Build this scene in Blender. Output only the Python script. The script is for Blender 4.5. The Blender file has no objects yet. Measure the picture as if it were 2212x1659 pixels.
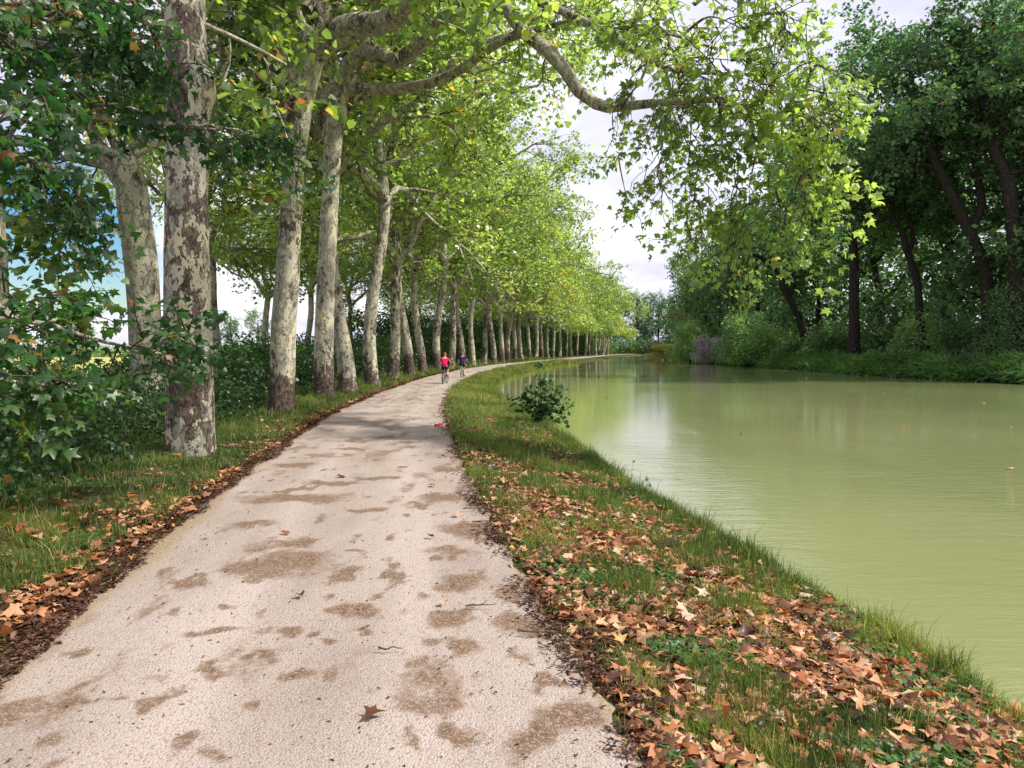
import bpy, math, random
import numpy as np
from mathutils import Vector, Matrix

scene = bpy.context.scene
col = scene.collection
R = math.radians

# ------------------------------------------------------------------ camera
CAM_H = 1.85
PITCH = math.atan((829.5 - 755.0) / 1500.0)
cam_d = bpy.data.cameras.new("camera")
cam = bpy.data.objects.new("camera", cam_d)
col.objects.link(cam)
cam.location = (0, 0, CAM_H)
cam.rotation_euler = (math.pi / 2 - PITCH, 0, 0)
cam_d.sensor_width = 36.0
cam_d.lens = 1500.0 / 2212.0 * 36.0
cam_d.clip_start = 0.05
cam_d.clip_end = 6000
scene.camera = cam

# ------------------------------------------------------------------ world + sun
SUN_EL, SUN_AZ = R(50), R(98)          # azimuth measured clockwise from +Y (the view direction)
w = bpy.data.worlds.new("World")
scene.world = w
w.use_nodes = True
nt = w.node_tree
nt.nodes.clear()
def N(t, **kw):
    n = nt.nodes.new(t)
    for k, v in kw.items():
        setattr(n, k, v)
    return n
out = N('ShaderNodeOutputWorld')
sky = N('ShaderNodeTexSky', sky_type='NISHITA', sun_disc=False)
sky.sun_elevation = SUN_EL
sky.sun_rotation = SUN_AZ
bg1 = N('ShaderNodeBackground'); bg1.inputs[1].default_value = 0.11
bg2 = N('ShaderNodeBackground'); bg2.inputs[1].default_value = 0.77
hs = N('ShaderNodeHueSaturation'); hs.inputs['Saturation'].default_value = 1.6; hs.inputs['Value'].default_value = .85
nt.links.new(sky.outputs[0], hs.inputs['Color'])
nt.links.new(hs.outputs[0], bg1.inputs[0])
tc = N('ShaderNodeTexCoord')
sep = N('ShaderNodeSeparateXYZ'); nt.links.new(tc.outputs['Generated'], sep.inputs[0])
addz = N('ShaderNodeMath', operation='ADD'); addz.inputs[1].default_value = 0.22
nt.links.new(sep.outputs[2], addz.inputs[0])
mx = N('ShaderNodeMath', operation='MAXIMUM'); mx.inputs[1].default_value = 0.05
nt.links.new(addz.outputs[0], mx.inputs[0])
dx = N('ShaderNodeMath', operation='DIVIDE'); dy = N('ShaderNodeMath', operation='DIVIDE')
nt.links.new(sep.outputs[0], dx.inputs[0]); nt.links.new(mx.outputs[0], dx.inputs[1])
nt.links.new(sep.outputs[1], dy.inputs[0]); nt.links.new(mx.outputs[0], dy.inputs[1])
cmb = N('ShaderNodeCombineXYZ'); nt.links.new(dx.outputs[0], cmb.inputs[0]); nt.links.new(dy.outputs[0], cmb.inputs[1])
n1 = N('ShaderNodeTexNoise'); n1.inputs['Scale'].default_value = 1.1; n1.inputs['Detail'].default_value = 7; n1.inputs['Roughness'].default_value = .55
nt.links.new(cmb.outputs[0], n1.inputs['Vector'])
n2 = N('ShaderNodeTexNoise'); n2.inputs['Scale'].default_value = 0.75; n2.inputs['Detail'].default_value = 5
mp = N('ShaderNodeMapping'); mp.inputs['Location'].default_value = (7.3, 2.1, 0)
nt.links.new(cmb.outputs[0], mp.inputs['Vector']); nt.links.new(mp.outputs[0], n2.inputs['Vector'])
cr = N('ShaderNodeValToRGB')
cr.color_ramp.elements[0].position = 0.36; cr.color_ramp.elements[0].color = (0.52, 0.52, 0.68, 1)
cr.color_ramp.elements[1].position = 0.60; cr.color_ramp.elements[1].color = (1.0, 1.0, 1.06, 1)
e = cr.color_ramp.elements.new(0.48); e.color = (0.76, 0.76, 0.92, 1)
nt.links.new(n1.outputs[0], cr.inputs[0])
lowm = N('ShaderNodeMapRange'); lowm.inputs['From Min'].default_value = 0.05; lowm.inputs['From Max'].default_value = 0.50
lowm.inputs['To Min'].default_value = 0.30; lowm.inputs['To Max'].default_value = 0.0
nt.links.new(sep.outputs[2], lowm.inputs['Value'])
lmx = N('ShaderNodeMix', data_type='RGBA'); lmx.inputs[7].default_value = (1.04, 1.04, 1.09, 1)
nt.links.new(lowm.outputs[0], lmx.inputs[0]); nt.links.new(cr.outputs[0], lmx.inputs[6])
nt.links.new(lmx.outputs[2], bg2.inputs[0])
# blue gaps: noise, widened towards the low north-west where the sky is clear
dot = N('ShaderNodeVectorMath', operation='DOT_PRODUCT')
hd = Vector((-0.62, 0.78, 0.165)).normalized(); dot.inputs[1].default_value = hd
nt.links.new(tc.outputs['Generated'], dot.inputs[0])
mr = N('ShaderNodeMapRange'); mr.inputs['From Min'].default_value = 0.955; mr.inputs['From Max'].default_value = 0.998
mr.inputs['To Min'].default_value = 0; mr.inputs['To Max'].default_value = 0.34
nt.links.new(dot.outputs['Value'], mr.inputs['Value'])
sb = N('ShaderNodeMath', operation='SUBTRACT'); nt.links.new(n2.outputs[0], sb.inputs[0]); nt.links.new(mr.outputs[0], sb.inputs[1])
mr2 = N('ShaderNodeMapRange'); mr2.inputs['From Min'].default_value = 0.24; mr2.inputs['From Max'].default_value = 0.36
nt.links.new(sb.outputs[0], mr2.inputs['Value'])
ms = N('ShaderNodeMixShader')
nt.links.new(mr2.outputs[0], ms.inputs[0]); nt.links.new(bg1.outputs[0], ms.inputs[1]); nt.links.new(bg2.outputs[0], ms.inputs[2])
nt.links.new(ms.outputs[0], out.inputs[0])

sd = bpy.data.lights.new("sun", 'SUN'); sd.energy = 4.3; sd.angle = R(2.2); sd.color = (1.0, 0.95, 0.86)
so = bpy.data.objects.new("sun", sd); col.objects.link(so)
sdir = Vector((math.sin(SUN_AZ) * math.cos(SUN_EL), math.cos(SUN_AZ) * math.cos(SUN_EL), math.sin(SUN_EL)))
so.rotation_euler = sdir.to_track_quat('Z', 'Y').to_euler()
so.location = (60, 20, 80)

vs = scene.view_settings
vs.view_transform = 'Standard'; vs.look = 'None'; vs.gamma = 1.0; vs.use_curve_mapping = False
vs.exposure = 0.70
cy = scene.cycles
cy.max_bounces = 6; cy.diffuse_bounces = 4; cy.glossy_bounces = 3; cy.transmission_bounces = 4
cy.transparent_max_bounces = 4; cy.caustics_reflective = False; cy.caustics_refractive = False
cy.use_denoising = True; cy.sample_clamp_indirect = 6

# ------------------------------------------------------------------ helpers
rng = np.random.default_rng(11)

def P(px, py, d):
    """world point on the sight line of picture point (px,py) of the 2212x1659 frame at distance d along +Y"""
    a = (px - 1106) / 1500.0; b = (829.5 - py) / 1500.0
    c, s = math.cos(PITCH), math.sin(PITCH)
    y = c + b * s; z = -s + b * c
    k = d / y
    return np.array([a * k, d, CAM_H + z * k])

def PG(px, py, zg=0.0):
    a = (px - 1106) / 1500.0; b = (829.5 - py) / 1500.0
    c, s = math.cos(PITCH), math.sin(PITCH)
    y = c + b * s; z = -s + b * c
    k = (zg - CAM_H) / z
    return np.array([a * k, y * k, zg])

def tag(o, label=None, cat=None, group=None, kind=None):
    if label: o['label'] = label
    if cat: o['category'] = cat
    if group: o['group'] = group
    if kind: o['kind'] = kind
    return o

def link(name, me, parent=None, mats=()):
    o = bpy.data.objects.new(name, me)
    for m in mats: me.materials.append(m)
    col.objects.link(o)
    if parent is not None: o.parent = parent
    return o

def empty(name, loc=(0, 0, 0), rz=0):
    o = bpy.data.objects.new(name, None)
    o.empty_display_size = .3
    o.location = loc; o.rotation_euler = (0, 0, rz)
    col.objects.link(o)
    return o

def np_mesh(name, V, F, tone=None, smooth=False):
    """V (n,3); F list of index arrays, each (m,k)"""
    if isinstance(F, np.ndarray): F = [F]
    me = bpy.data.meshes.new(name)
    V = np.ascontiguousarray(V, dtype=np.float32)
    me.vertices.add(len(V)); me.vertices.foreach_set('co', V.ravel())
    idx = np.concatenate([f.ravel() for f in F]).astype(np.int32)
    cnt = np.concatenate([np.full(len(f), f.shape[1]) for f in F]).astype(np.int32)
    st = np.concatenate([[0], np.cumsum(cnt)[:-1]]).astype(np.int32)
    me.loops.add(len(idx)); me.loops.foreach_set('vertex_index', idx)
    me.polygons.add(len(cnt)); me.polygons.foreach_set('loop_start', st)
    if smooth: me.polygons.foreach_set('use_smooth', np.ones(len(cnt), dtype=bool))
    if tone is not None:
        for nm, arr in (tone.items() if isinstance(tone, dict) else {'tone': tone}.items()):
            a = me.attributes.new(nm, 'FLOAT', 'POINT'); a.data.foreach_set('value', np.asarray(arr, dtype=np.float32))
    me.update(calc_edges=True)
    return me

def _hash(ix, iy, seed):
    h = (ix.astype(np.int64) * 374761393 + iy.astype(np.int64) * 668265263 + seed * 1442695041) & 0xFFFFFFFF
    h = ((h ^ (h >> 13)) * 1274126177) & 0xFFFFFFFF
    return ((h ^ (h >> 16)) & 0xFFFF) / 65535.0
def vnoise(x, y, seed=0):
    ix = np.floor(x); iy = np.floor(y); fx = x - ix; fy = y - iy
    fx = fx * fx * (3 - 2 * fx); fy = fy * fy * (3 - 2 * fy)
    a = _hash(ix, iy, seed); b = _hash(ix + 1, iy, seed); c = _hash(ix, iy + 1, seed); d = _hash(ix + 1, iy + 1, seed)
    return (a * (1 - fx) + b * fx) * (1 - fy) + (c * (1 - fx) + d * fx) * fy
def fbm(x, y, o=4, seed=0):
    s = 0; amp = .5; t = 0
    for i in range(o):
        s = s + amp * vnoise(x * 2 ** i, y * 2 ** i, seed + i * 17); t += amp; amp *= .5
    return s / t

# ------------------------------------------------------------------ materials
def mat(name):
    m = bpy.data.materials.new(name); m.use_nodes = True
    t = m.node_tree; t.nodes.clear()
    return m, t
class NB:
    def __init__(s, t): s.t = t
    def n(s, typ, ins=None, **kw):
        nd = s.t.nodes.new(typ)
        for k, v in kw.items(): setattr(nd, k, v)
        for k, v in (ins or {}).items():
            if isinstance(v, bpy.types.NodeSocket): s.t.links.new(v, nd.inputs[k])
            else: nd.inputs[k].default_value = v
        return nd
    def noise(s, vec, scale, detail=4, rough=.55, dist=0):
        return s.n('ShaderNodeTexNoise', {'Vector': vec, 'Scale': scale, 'Detail': detail, 'Roughness': rough, 'Distortion': dist}).outputs[0]
    def ramp(s, fac, stops, interp='LINEAR'):
        nd = s.n('ShaderNodeValToRGB', {'Fac': fac}); nd.color_ramp.interpolation = interp
        el = nd.color_ramp.elements
        while len(el) < len(stops): el.new(.5)
        for e_, (p_, c_) in zip(el, sorted(stops, key=lambda q: q[0])):
            e_.position = p_; e_.color = (*c_, 1) if len(c_) == 3 else c_
        return nd.outputs[0]
    def mix(s, f, a, b, blend='MIX'):
        nd = s.n('ShaderNodeMix', data_type='RGBA', blend_type=blend)
        for i, v in ((0, f), (6, a), (7, b)):
            if isinstance(v, bpy.types.NodeSocket): s.t.links.new(v, nd.inputs[i])
            elif i: nd.inputs[i].default_value = (*v, 1)
            else: nd.inputs[i].default_value = v
        return nd.outputs[2]
    def math(s, op, a, b=0.0, c=0.0, clamp=False):
        nd = s.n('ShaderNodeMath', operation=op, use_clamp=clamp)
        for i, v in enumerate((a, b, c)):
            if isinstance(v, bpy.types.NodeSocket): s.t.links.new(v, nd.inputs[i])
            else: nd.inputs[i].default_value = v
        return nd.outputs[0]
    def step(s, v, a, b, lo=0.0, hi=1.0):
        return s.n('ShaderNodeMapRange', {'Value': v, 'From Min': a, 'From Max': b, 'To Min': lo, 'To Max': hi}, interpolation_type='SMOOTHSTEP').outputs[0]
    def attr(s, nm): return s.n('ShaderNodeAttribute', attribute_name=nm).outputs['Fac']
    def bump(s, h, strength, dist=.02): return s.n('ShaderNodeBump', {'Height': h, 'Strength': strength, 'Distance': dist}).outputs[0]
    def out(s, sh): s.n('ShaderNodeOutputMaterial', {'Surface': sh})
    def bsdf(s, colr, rough=.8, normal=None, spec=.3, **kw):
        i = {'Base Color': colr, 'Roughness': rough, 'Specular IOR Level': spec}
        if isinstance(colr, tuple): i['Base Color'] = (*colr, 1)
        if normal is not None: i['Normal'] = normal
        i.update(kw)
        return s.n('ShaderNodeBsdfPrincipled', i).outputs[0]

def plain(name, c, rough=.6, spec=.3, metal=0.0, var=.12, scale=30):
    m, t = mat(name); b = NB(t)
    tcn = b.n('ShaderNodeTexCoord').outputs['Object']
    nz = b.noise(tcn, scale, 3)
    dark = tuple(x * (1 - var * 2) for x in c); lite = tuple(min(1, x * (1 + var)) for x in c)
    b.out(b.bsdf(b.ramp(nz, [(.3, dark), (.7, lite)]), rough, None, spec, Metallic=metal))
    return m

def leaf_mat(name, stops, trans, gloss=.06, tmix=.45, oshift=.15):
    """stops: colour ramp over the per-leaf tone; trans: tint for the light that comes through the blade"""
    m, t = mat(name); b = NB(t)
    tone = b.attr('tone')
    orn = b.n('ShaderNodeObjectInfo').outputs['Random']
    v = b.math('ADD', tone, b.math('MULTIPLY', b.math('SUBTRACT', orn, .5), oshift), clamp=True)
    c = b.ramp(v, stops)
    ct = b.mix(1.0, c, trans, 'MULTIPLY')
    ct2 = b.n('ShaderNodeVectorMath', {0: ct}, operation='SCALE'); ct2.inputs['Scale'].default_value = 3.0
    dif = b.n('ShaderNodeBsdfDiffuse', {'Color': c}).outputs[0]
    tr = b.n('ShaderNodeBsdfTranslucent', {'Color': ct2.outputs[0]}).outputs[0]
    s1 = b.n('ShaderNodeMixShader', {0: tmix, 1: dif, 2: tr}).outputs[0]
    gl = b.n('ShaderNodeBsdfGlossy', {'Color': (1, 1, 1, 1), 'Roughness': .42}).outputs[0]
    b.out(b.n('ShaderNodeMixShader', {0: gloss, 1: s1, 2: gl}).outputs[0])
    return m

PLANE = [(0, (.020, .044, .014)), (.35, (.048, .092, .024)), (.7, (.105, .165, .040)), (.93, (.18, .23, .045)), (.985, (.30, .22, .035)), (1, (.24, .10, .03))]
M = {}
M['leaf'] = leaf_mat('plane_leaf', PLANE, (.95, 1.0, .55), .05, .5)
M['leaf_sunlit'] = leaf_mat('sunlit_plane_leaf', [(0, (.058, .104, .026)), (.4, (.130, .200, .044)), (.8, (.222, .305, .070)), (.95, (.31, .345, .075)), (1, (.36, .20, .05))], (1.0, 1.0, .62), .05, .54)  # lighter copy of plane_leaf; sunlight on the row's crowns put into the colour
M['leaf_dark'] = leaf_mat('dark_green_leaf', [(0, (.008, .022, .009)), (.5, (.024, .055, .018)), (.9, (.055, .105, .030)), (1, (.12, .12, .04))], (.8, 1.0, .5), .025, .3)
M['wood_leaf'] = leaf_mat('wood_leaf', [(0, (.030, .062, .030)), (.5, (.068, .126, .056)), (.95, (.145, .225, .085)), (.995, (.20, .24, .05)), (1, (.26, .13, .03))], (.8, 1.0, .6), .03, .45, .45)
M['shrub_leaf'] = leaf_mat('shrub_leaf', [(0, (.07, .125, .050)), (.5, (.155, .245, .095)), (1, (.28, .38, .15))], (.8, 1.0, .5), .05, .4, .5)
M['fern_leaf'] = leaf_mat('fern_leaf', [(0, (.035, .075, .025)), (.5, (.080, .155, .046)), (1, (.15, .255, .075))], (.8, 1.0, .5), .02, .4)
M['gray_leaf'] = leaf_mat('gray_twig_leaf', [(0, (.22, .19, .21)), (.5, (.38, .34, .37)), (1, (.52, .48, .50))], (.7, .6, .6), .03, .15)
M['yellow_leaf'] = leaf_mat('yellow_shrub_leaf', [(0, (.12, .13, .03)), (.5, (.25, .24, .06)), (1, (.4, .33, .10))], (.9, .9, .4), .03, .3)
M['leaf_shade'] = leaf_mat('shaded_plane_leaf', [(0, (.012, .036, .014)), (.5, (.030, .075, .024)), (.9, (.07, .135, .034)), (.97, (.15, .17, .03)), (1, (.24, .12, .04))], (.8, 1.0, .55), .03, .42)  # darker copy of plane_leaf, shade of the left boughs mixed into the colour
M['alder_leaf'] = leaf_mat('alder_leaf', [(0, (.015, .045, .014)), (.6, (.03, .085, .022)), (1, (.07, .16, .03))], (.8, 1.0, .4), .025, .25)
M['grass'] = leaf_mat('grass_blade', [(0, (.018, .034, .012)), (.35, (.045, .080, .020)), (.8, (.145, .195, .045)), (.92, (.24, .22, .08)), (1, (.38, .30, .16))], (1.0, 1.0, .5), .02, .35, 0)
M['dry_leaf'] = leaf_mat('dry_leaf', [(0, (.035, .016, .011)), (.2, (.085, .038, .022)), (.4, (.19, .082, .042)), (.55, (.31, .145, .075)), (.7, (.44, .20, .09)), (.84, (.50, .29, .16)), (.93, (.44, .33, .20)), (1, (.52, .29, .06))], (1.0, .6, .35), .03, .12, 0)
M['dry_leaf_single'] = leaf_mat('single_dry_leaf', [(0, (.10, .038, .020)), (.3, (.27, .09, .036)), (.55, (.42, .17, .075)), (.8, (.52, .28, .17)), (1, (.52, .38, .27))], (1.0, .6, .35), .03, .12, .9)
M['debris'] = leaf_mat('edge_debris', [(0, (.018, .009, .007)), (.5, (.07, .030, .020)), (.8, (.17, .085, .055)), (1, (.34, .20, .13))], (.6, .4, .3), .02, .05, 0)

def bark(name, dark=0.0, base_dark=1.0, scale=1.0, warm=0.0):
    m, t = mat(name); b = NB(t)
    tcn = b.n('ShaderNodeTexCoord').outputs['Object']
    rnd = b.n('ShaderNodeObjectInfo').outputs['Random']
    off = b.n('ShaderNodeCombineXYZ', {0: b.math('MULTIPLY', rnd, 91.0), 1: b.math('MULTIPLY', rnd, 47.0), 2: 0.0}).outputs[0]
    v0 = b.n('ShaderNodeVectorMath', {0: tcn, 1: off}, operation='ADD').outputs[0]
    v = b.n('ShaderNodeVectorMath', {0: v0, 1: (scale * .92, scale * .92, scale * .52)}, operation='MULTIPLY').outputs[0]
    z = b.n('ShaderNodeSeparateXYZ', {0: tcn}).outputs[2]
    big = b.noise(v, 1.3, 3, .5)
    plates = b.noise(v, 7.5, 5, .62, .25)
    plates2 = b.noise(b.n('ShaderNodeVectorMath', {0: v, 1: (31, 17, 5)}, operation='ADD').outputs[0], 5.0, 4, .6, .2)
    fleck = b.noise(v, 24, 3, .6)
    c = b.ramp(b.noise(v, 2.4, 2), [(.35, (.36, .345, .27)), (.5, (.52, .48, .36)), (.65, (.60, .52, .33))])
    c = b.mix(b.step(plates2, .50, .515), c, (.27, .265, .20))
    c = b.mix(b.step(plates2, .60, .612), c, (.46, .44, .37))
    # brown plates of old bark, thicker near the root
    bz = b.math('MULTIPLY', b.step(z, .1, 1.9, .17, 0.0), base_dark)
    lf = b.math('MULTIPLY', b.math('SUBTRACT', big, .5), .75)
    thr = b.math('ADD', b.math('ADD', b.math('ADD', plates, lf), bz), dark)
    br = b.step(thr, .565, .58)
    brown = b.ramp(b.noise(v, 15, 4, .65), [(.34, (.020, .014, .011)), (.46, (.070, .046, .036)), (.54, (.13, .090, .072)), (.66, (.24, .18, .15))])
    c = b.mix(br, c, brown)
    c = b.mix(b.step(fleck, .60, .62), c, (.085, .072, .052))
    fine = b.noise(v, 60, 2)
    c = b.mix(.22, c, b.ramp(fine, [(.3, (.08, .075, .06)), (.7, (.62, .58, .5))]), 'MULTIPLY') if False else b.mix(b.math('MULTIPLY', fine, .22), c, (.10, .09, .07))
    h = b.math('ADD', b.math('ADD', b.math('MULTIPLY', br, .8), b.math('MULTIPLY', b.step(plates2, .50, .515), .35)), b.math('MULTIPLY', fine, .35))
    b.out(b.bsdf(c, .85, b.bump(h, 1.0, .035), .2))
    return m
M['bark'] = bark('plane_bark', -.02, 1.3)
M['bark_mottled'] = bark('mottled_plane_bark', .035, .30)
M['bark_pale'] = bark('pale_plane_bark', -.085, .6)
M['bark_limb'] = bark('limb_bark', -.03, 0.0, 1.6)
M['bark_wood'] = plain('dark_wood_bark', (.040, .034, .030), .9, .1, 0, .3, 6)
M['twig'] = plain('twig_bark', (.085, .065, .045), .85, .15, 0, .3, 12)

def ground_mat(name, stops, bs=.4, sc=3.0):
    m, t = mat(name); b = NB(t)
    g = b.n('ShaderNodeNewGeometry').outputs['Position']
    a = b.noise(g, sc, 6, .6); f = b.noise(g, sc * 14, 4, .6)
    v = b.math('ADD', b.math('MULTIPLY', a, .6), b.math('MULTIPLY', f, .4))
    b.out(b.bsdf(b.ramp(v, stops), .95, b.bump(f, bs, .02), .1))
    return m
M['soil'] = ground_mat('verge_soil', [(.3, (.030, .026, .012)), (.5, (.055, .060, .018)), (.62, (.085, .075, .035)), (.75, (.13, .085, .05))])
M['wood_floor'] = ground_mat('wood_floor', [(.3, (.015, .016, .008)), (.7, (.05, .06, .022))])
M['field'] = ground_mat('field', [(.3, (.24, .25, .08)), (.7, (.42, .40, .15))], .1, .5)

# gravel path
m, t = mat('gravel'); b = NB(t); M['gravel'] = m
g = b.n('ShaderNodeNewGeometry').outputs['Position']
g2 = b.n('ShaderNodeVectorMath', {0: g, 1: (1, .35, 1)}, operation='MULTIPLY').outputs[0]
pat = b.attr('patch'); edge = b.attr('edge')
fine = b.noise(g, 95, 3, .65); med = b.noise(g, 28, 4, .7); lo = b.noise(g2, 1.1, 5, .6)
vor = b.n('ShaderNodeTexVoronoi', {'Vector': g, 'Scale': 95.0})
vb = b.n('ShaderNodeSeparateColor', {0: vor.outputs['Color']}).outputs[0]
base = b.ramp(lo, [(.3, (.21, .165, .138)), (.5, (.295, .240, .208)), (.7, (.37, .310, .277))])
base = b.mix(b.step(fine, .35, .7, .0, .5), base, (.47, .41, .375))
base = b.mix(b.math('MULTIPLY', b.attr('track'), .38), base, (.46, .385, .355))
base = b.mix(b.step(vb, .82, .9, 0, .62), base, (.21, .15, .12))
base = b.mix(b.step(b.noise(g, 62, 3, .7), .60, .66, 0, .75), base, (.17, .115, .085))
brown = b.ramp(med, [(.3, (.055, .030, .016)), (.5, (.120, .068, .038)), (.7, (.210, .125, .074))])
brown = b.mix(b.step(vb, .72, .8, 0, .6), brown, (.40, .30, .22))
brown = b.mix(b.step(b.noise(g, 60, 3, .7), .58, .64, 0, .7), brown, (.09, .05, .03))
pm = b.step(b.math('ADD', pat, b.math('ADD', b.math('MULTIPLY', b.math('SUBTRACT', med, .5), 1.15), b.math('MULTIPLY', b.math('SUBTRACT', fine, .5), .5))), .28, .82, 0, .86)
c = b.mix(pm, base, brown)
sandy = b.ramp(med, [(.3, (.17, .12, .08)), (.7, (.38, .29, .20))])
em = b.step(b.math('ADD', edge, b.math('MULTIPLY', b.math('SUBTRACT', med, .5), .9)), .4, .75)
c = b.mix(em, c, sandy)
h = b.math('ADD', b.math('MULTIPLY', vor.outputs['Distance'], -1.1), b.math('MULTIPLY', med, .8))
b.out(b.bsdf(c, .93, b.bump(h, .6, .010), .15))

# water: murky green body under a rippled skin
m, t = mat('canal_water'); b = NB(t); M['water'] = m
g = b.n('ShaderNodeNewGeometry').outputs['Position']
gs = b.n('ShaderNodeVectorMath', {0: g, 1: (.45, 1.5, 1)}, operation='MULTIPLY').outputs[0]
w1 = b.noise(gs, 3.0, 4, .6, .4); w2 = b.noise(gs, 12.0, 3, .6, .3)
calm = b.step(b.noise(b.n('ShaderNodeVectorMath', {0: g, 1: (.16, .05, 1)}, operation='MULTIPLY').outputs[0], 1.6, 3, .5), .38, .66, .25, 1.0)
nearw = b.step(b.n('ShaderNodeSeparateXYZ', {0: g}).outputs[1], 8, 26, 2.0, .26)
hh = b.math('MULTIPLY', b.math('MULTIPLY', b.math('ADD', w1, b.math('MULTIPLY', w2, .34)), calm), nearw)
body = b.ramp(b.noise(g, .12, 3), [(.3, (.190, .215, .092)), (.7, (.245, .262, .118))])
b.out(b.bsdf(body, .03, b.bump(hh, .17, .10), .5, IOR=1.6))

# ------------------------------------------------------------------ plan of the canal (all X as functions of Y)
def interp(pts):
    ys = np.array([p[0] for p in pts], float); xs = np.array([p[1] for p in pts], float)
    n = len(ys); h = np.diff(ys); dl = np.diff(xs) / h                       # monotone-ish cubic
    mth = np.zeros(n); mth[1:-1] = (dl[:-1] * h[1:] + dl[1:] * h[:-1]) / (h[:-1] + h[1:]); mth[0] = dl[0]; mth[-1] = dl[-1]
    def f(y):
        y = np.asarray(y, float); i = np.clip(np.searchsorted(ys, y) - 1, 0, n - 2)
        t_ = np.clip((y - ys[i]) / h[i], 0, 1); hi = h[i]
        return ((2 * t_**3 - 3 * t_**2 + 1) * xs[i] + (t_**3 - 2 * t_**2 + t_) * hi * mth[i] + (-2 * t_**3 + 3 * t_**2) * xs[i + 1] + (t_**3 - t_**2) * hi * mth[i + 1])
    return f
XR = interp([(-40, 3.5), (-8, 1.4), (0, .9), (3.07, .57), (4.05, .36), (5.4, .12), (7.4, -.23), (12.1, -.95), (19.1, -1.85), (26.4, -2.5), (34.7, -2.85), (48.7, -2.6), (60, -1.8), (73, -.4), (90, 2.3), (111, 6.8), (150, 15.5), (185, 23.8), (225, 33), (255, 41), (290, 55), (340, 80)])
XL = interp([(-40, .4), (-8, -1.7), (0, -2.4), (4.05, -2.99), (7.4, -3.50), (11.3, -4.12), (18.5, -5.0), (25.9, -5.48), (32.6, -5.7), (41.4, -5.75), (48.7, -5.6), (60, -4.9), (73, -3.6), (90, -1.1), (111, 3.2), (150, 11.7), (185, 20), (225, 29.3), (255, 37), (290, 51), (340, 76)])
XW = interp([(-40, 5.5), (0, 3.35), (4.29, 3.16), (5.9, 2.95), (8.4, 2.56), (10.6, 2.16), (14.7, 1.72), (21.6, 1.05), (30, -.2), (38, -.95), (48, -.9), (57.5, -.1), (66.9, 1.25), (80, 3.4), (100, 6.9), (132, 14.6), (170, 23.4), (215, 34.2), (250, 43), (275, 52), (300, 90), (340, 400)])
XB = interp([(-40, 38), (0, 36), (30, 34.5), (46, 34), (55, 32), (78, 32), (109, 33.3), (133, 36), (164, 39), (190, 45), (215, 55), (240, 80), (262, 150), (300, 400)])
WZ = -.45

def zbank(x, y):
    """height of the near bank between the path and the water"""
    t_ = np.clip((x - XR(y)) / np.maximum(XW(y) - XR(y), .3), 0, 1.5)
    return .018 * np.clip(t_ * 12 + .2, -1, 1) - .40 * np.clip(t_, 0, .95) - 2.6 * np.clip(t_ - .95, 0, .6) + .05 * (fbm(x * 1.7, y * 1.7, 3, 5) - .5) * np.clip(t_ * 6, 0, 1)
def zleft(x, y):
    o = XL(y) - x
    return .02 + .10 * np.clip(o / 1.5, 0, 1) - .45 * np.clip((o - 4) / 6, 0, 1) + .07 * (fbm(x * 1.1, y * 1.1, 3, 9) - .5) * np.clip(o * 3, 0, 1)

YS = np.concatenate([np.arange(-40, 0, 2.), np.arange(0, 14, .22), np.arange(14, 40, .6), np.arange(40, 120, 2.), np.arange(120, 341, 5.)])
def strip(name, lines, ys, zf, material, kind='structure', tonef=None):
    """lines: list of functions X(y) left to right"""
    X = np.stack([np.asarray(f(ys), float) for f in lines], 1); Y = np.repeat(ys[:, None], len(lines), 1)
    Z = zf(X, Y) if callable(zf) else np.full_like(X, zf)
    n, k = X.shape
    ii = np.arange(n * k).reshape(n, k)
    F = np.stack([ii[:-1, :-1], ii[:-1, 1:], ii[1:, 1:], ii[1:, :-1]], -1).reshape(-1, 4)
    V = np.stack([X, Y, Z], -1).reshape(-1, 3)
    me = np_mesh(name, V, F, tonef(V[:, 0], V[:, 1]) if tonef else None, True)
    return tag(link(name, me, None, [material]), kind=kind)

strip('ground', [lambda y, o=o: XL(y) + .12 - o for o in (30, 22, 16, 12, 9, 7, 5, 4, 3, 2.2, 1.6, 1.1, .7, .4, .2, 0)], YS, lambda x, y: zleft(x, y), M['soil'])
strip('verge', [lambda y, t_=t_: XR(y) - .12 + (XW(y) - XR(y) + .12) * t_ for t_ in (0, .05, .1, .2, .3, .4, .5, .6, .7, .8, .88, .94, 1.0, 1.08, 1.3)], YS, lambda x, y: zbank(x, y), M['soil'])
YF = np.concatenate([np.arange(-40, 340, 5.), np.arange(340, 2500, 90.)])
strip('field', [lambda y, o=o: np.where(y < 340, XL(np.minimum(y, 340)) - o, 46 + (y - 340) * .4 - (o - 30)) for o in (2600, 1200, 600, 300, 150, 80, 50, 29.5)], YF, -.36, M['field'])
strip('far_bank', [lambda y, o=o: XB(y) + o for o in (-.6, 0, .25, 1, 2, 4, 8, 20, 60, 400)], np.arange(-40, 301, 3.),
      lambda x, y: np.select([x - XB(y) < -.3, x - XB(y) < .1, x - XB(y) < .5, x - XB(y) < 3], [-.9, -.5, -.22, .1], .45) + .3 * (fbm(x * .4, y * .4, 3, 3) - .5) * (x > XB(y) + .5), M['wood_floor'])
strip('water', [lambda y, t_=t_: XW(y) - .3 + (XB(y) - XW(y) + .6) * t_ for t_ in np.linspace(0, 1, 9)], np.arange(-40, 301, 3.), WZ, M['water'])
# land beyond the bend
me = np_mesh('far_land', [[20, 300, -.3], [1800, 262, -.3], [1800, 2500, -.3], [20, 2500, -.3]], np.array([[0, 1, 2, 3]]))
tag(link('far_land', me, None, [M['wood_floor']]), kind='structure')

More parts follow.
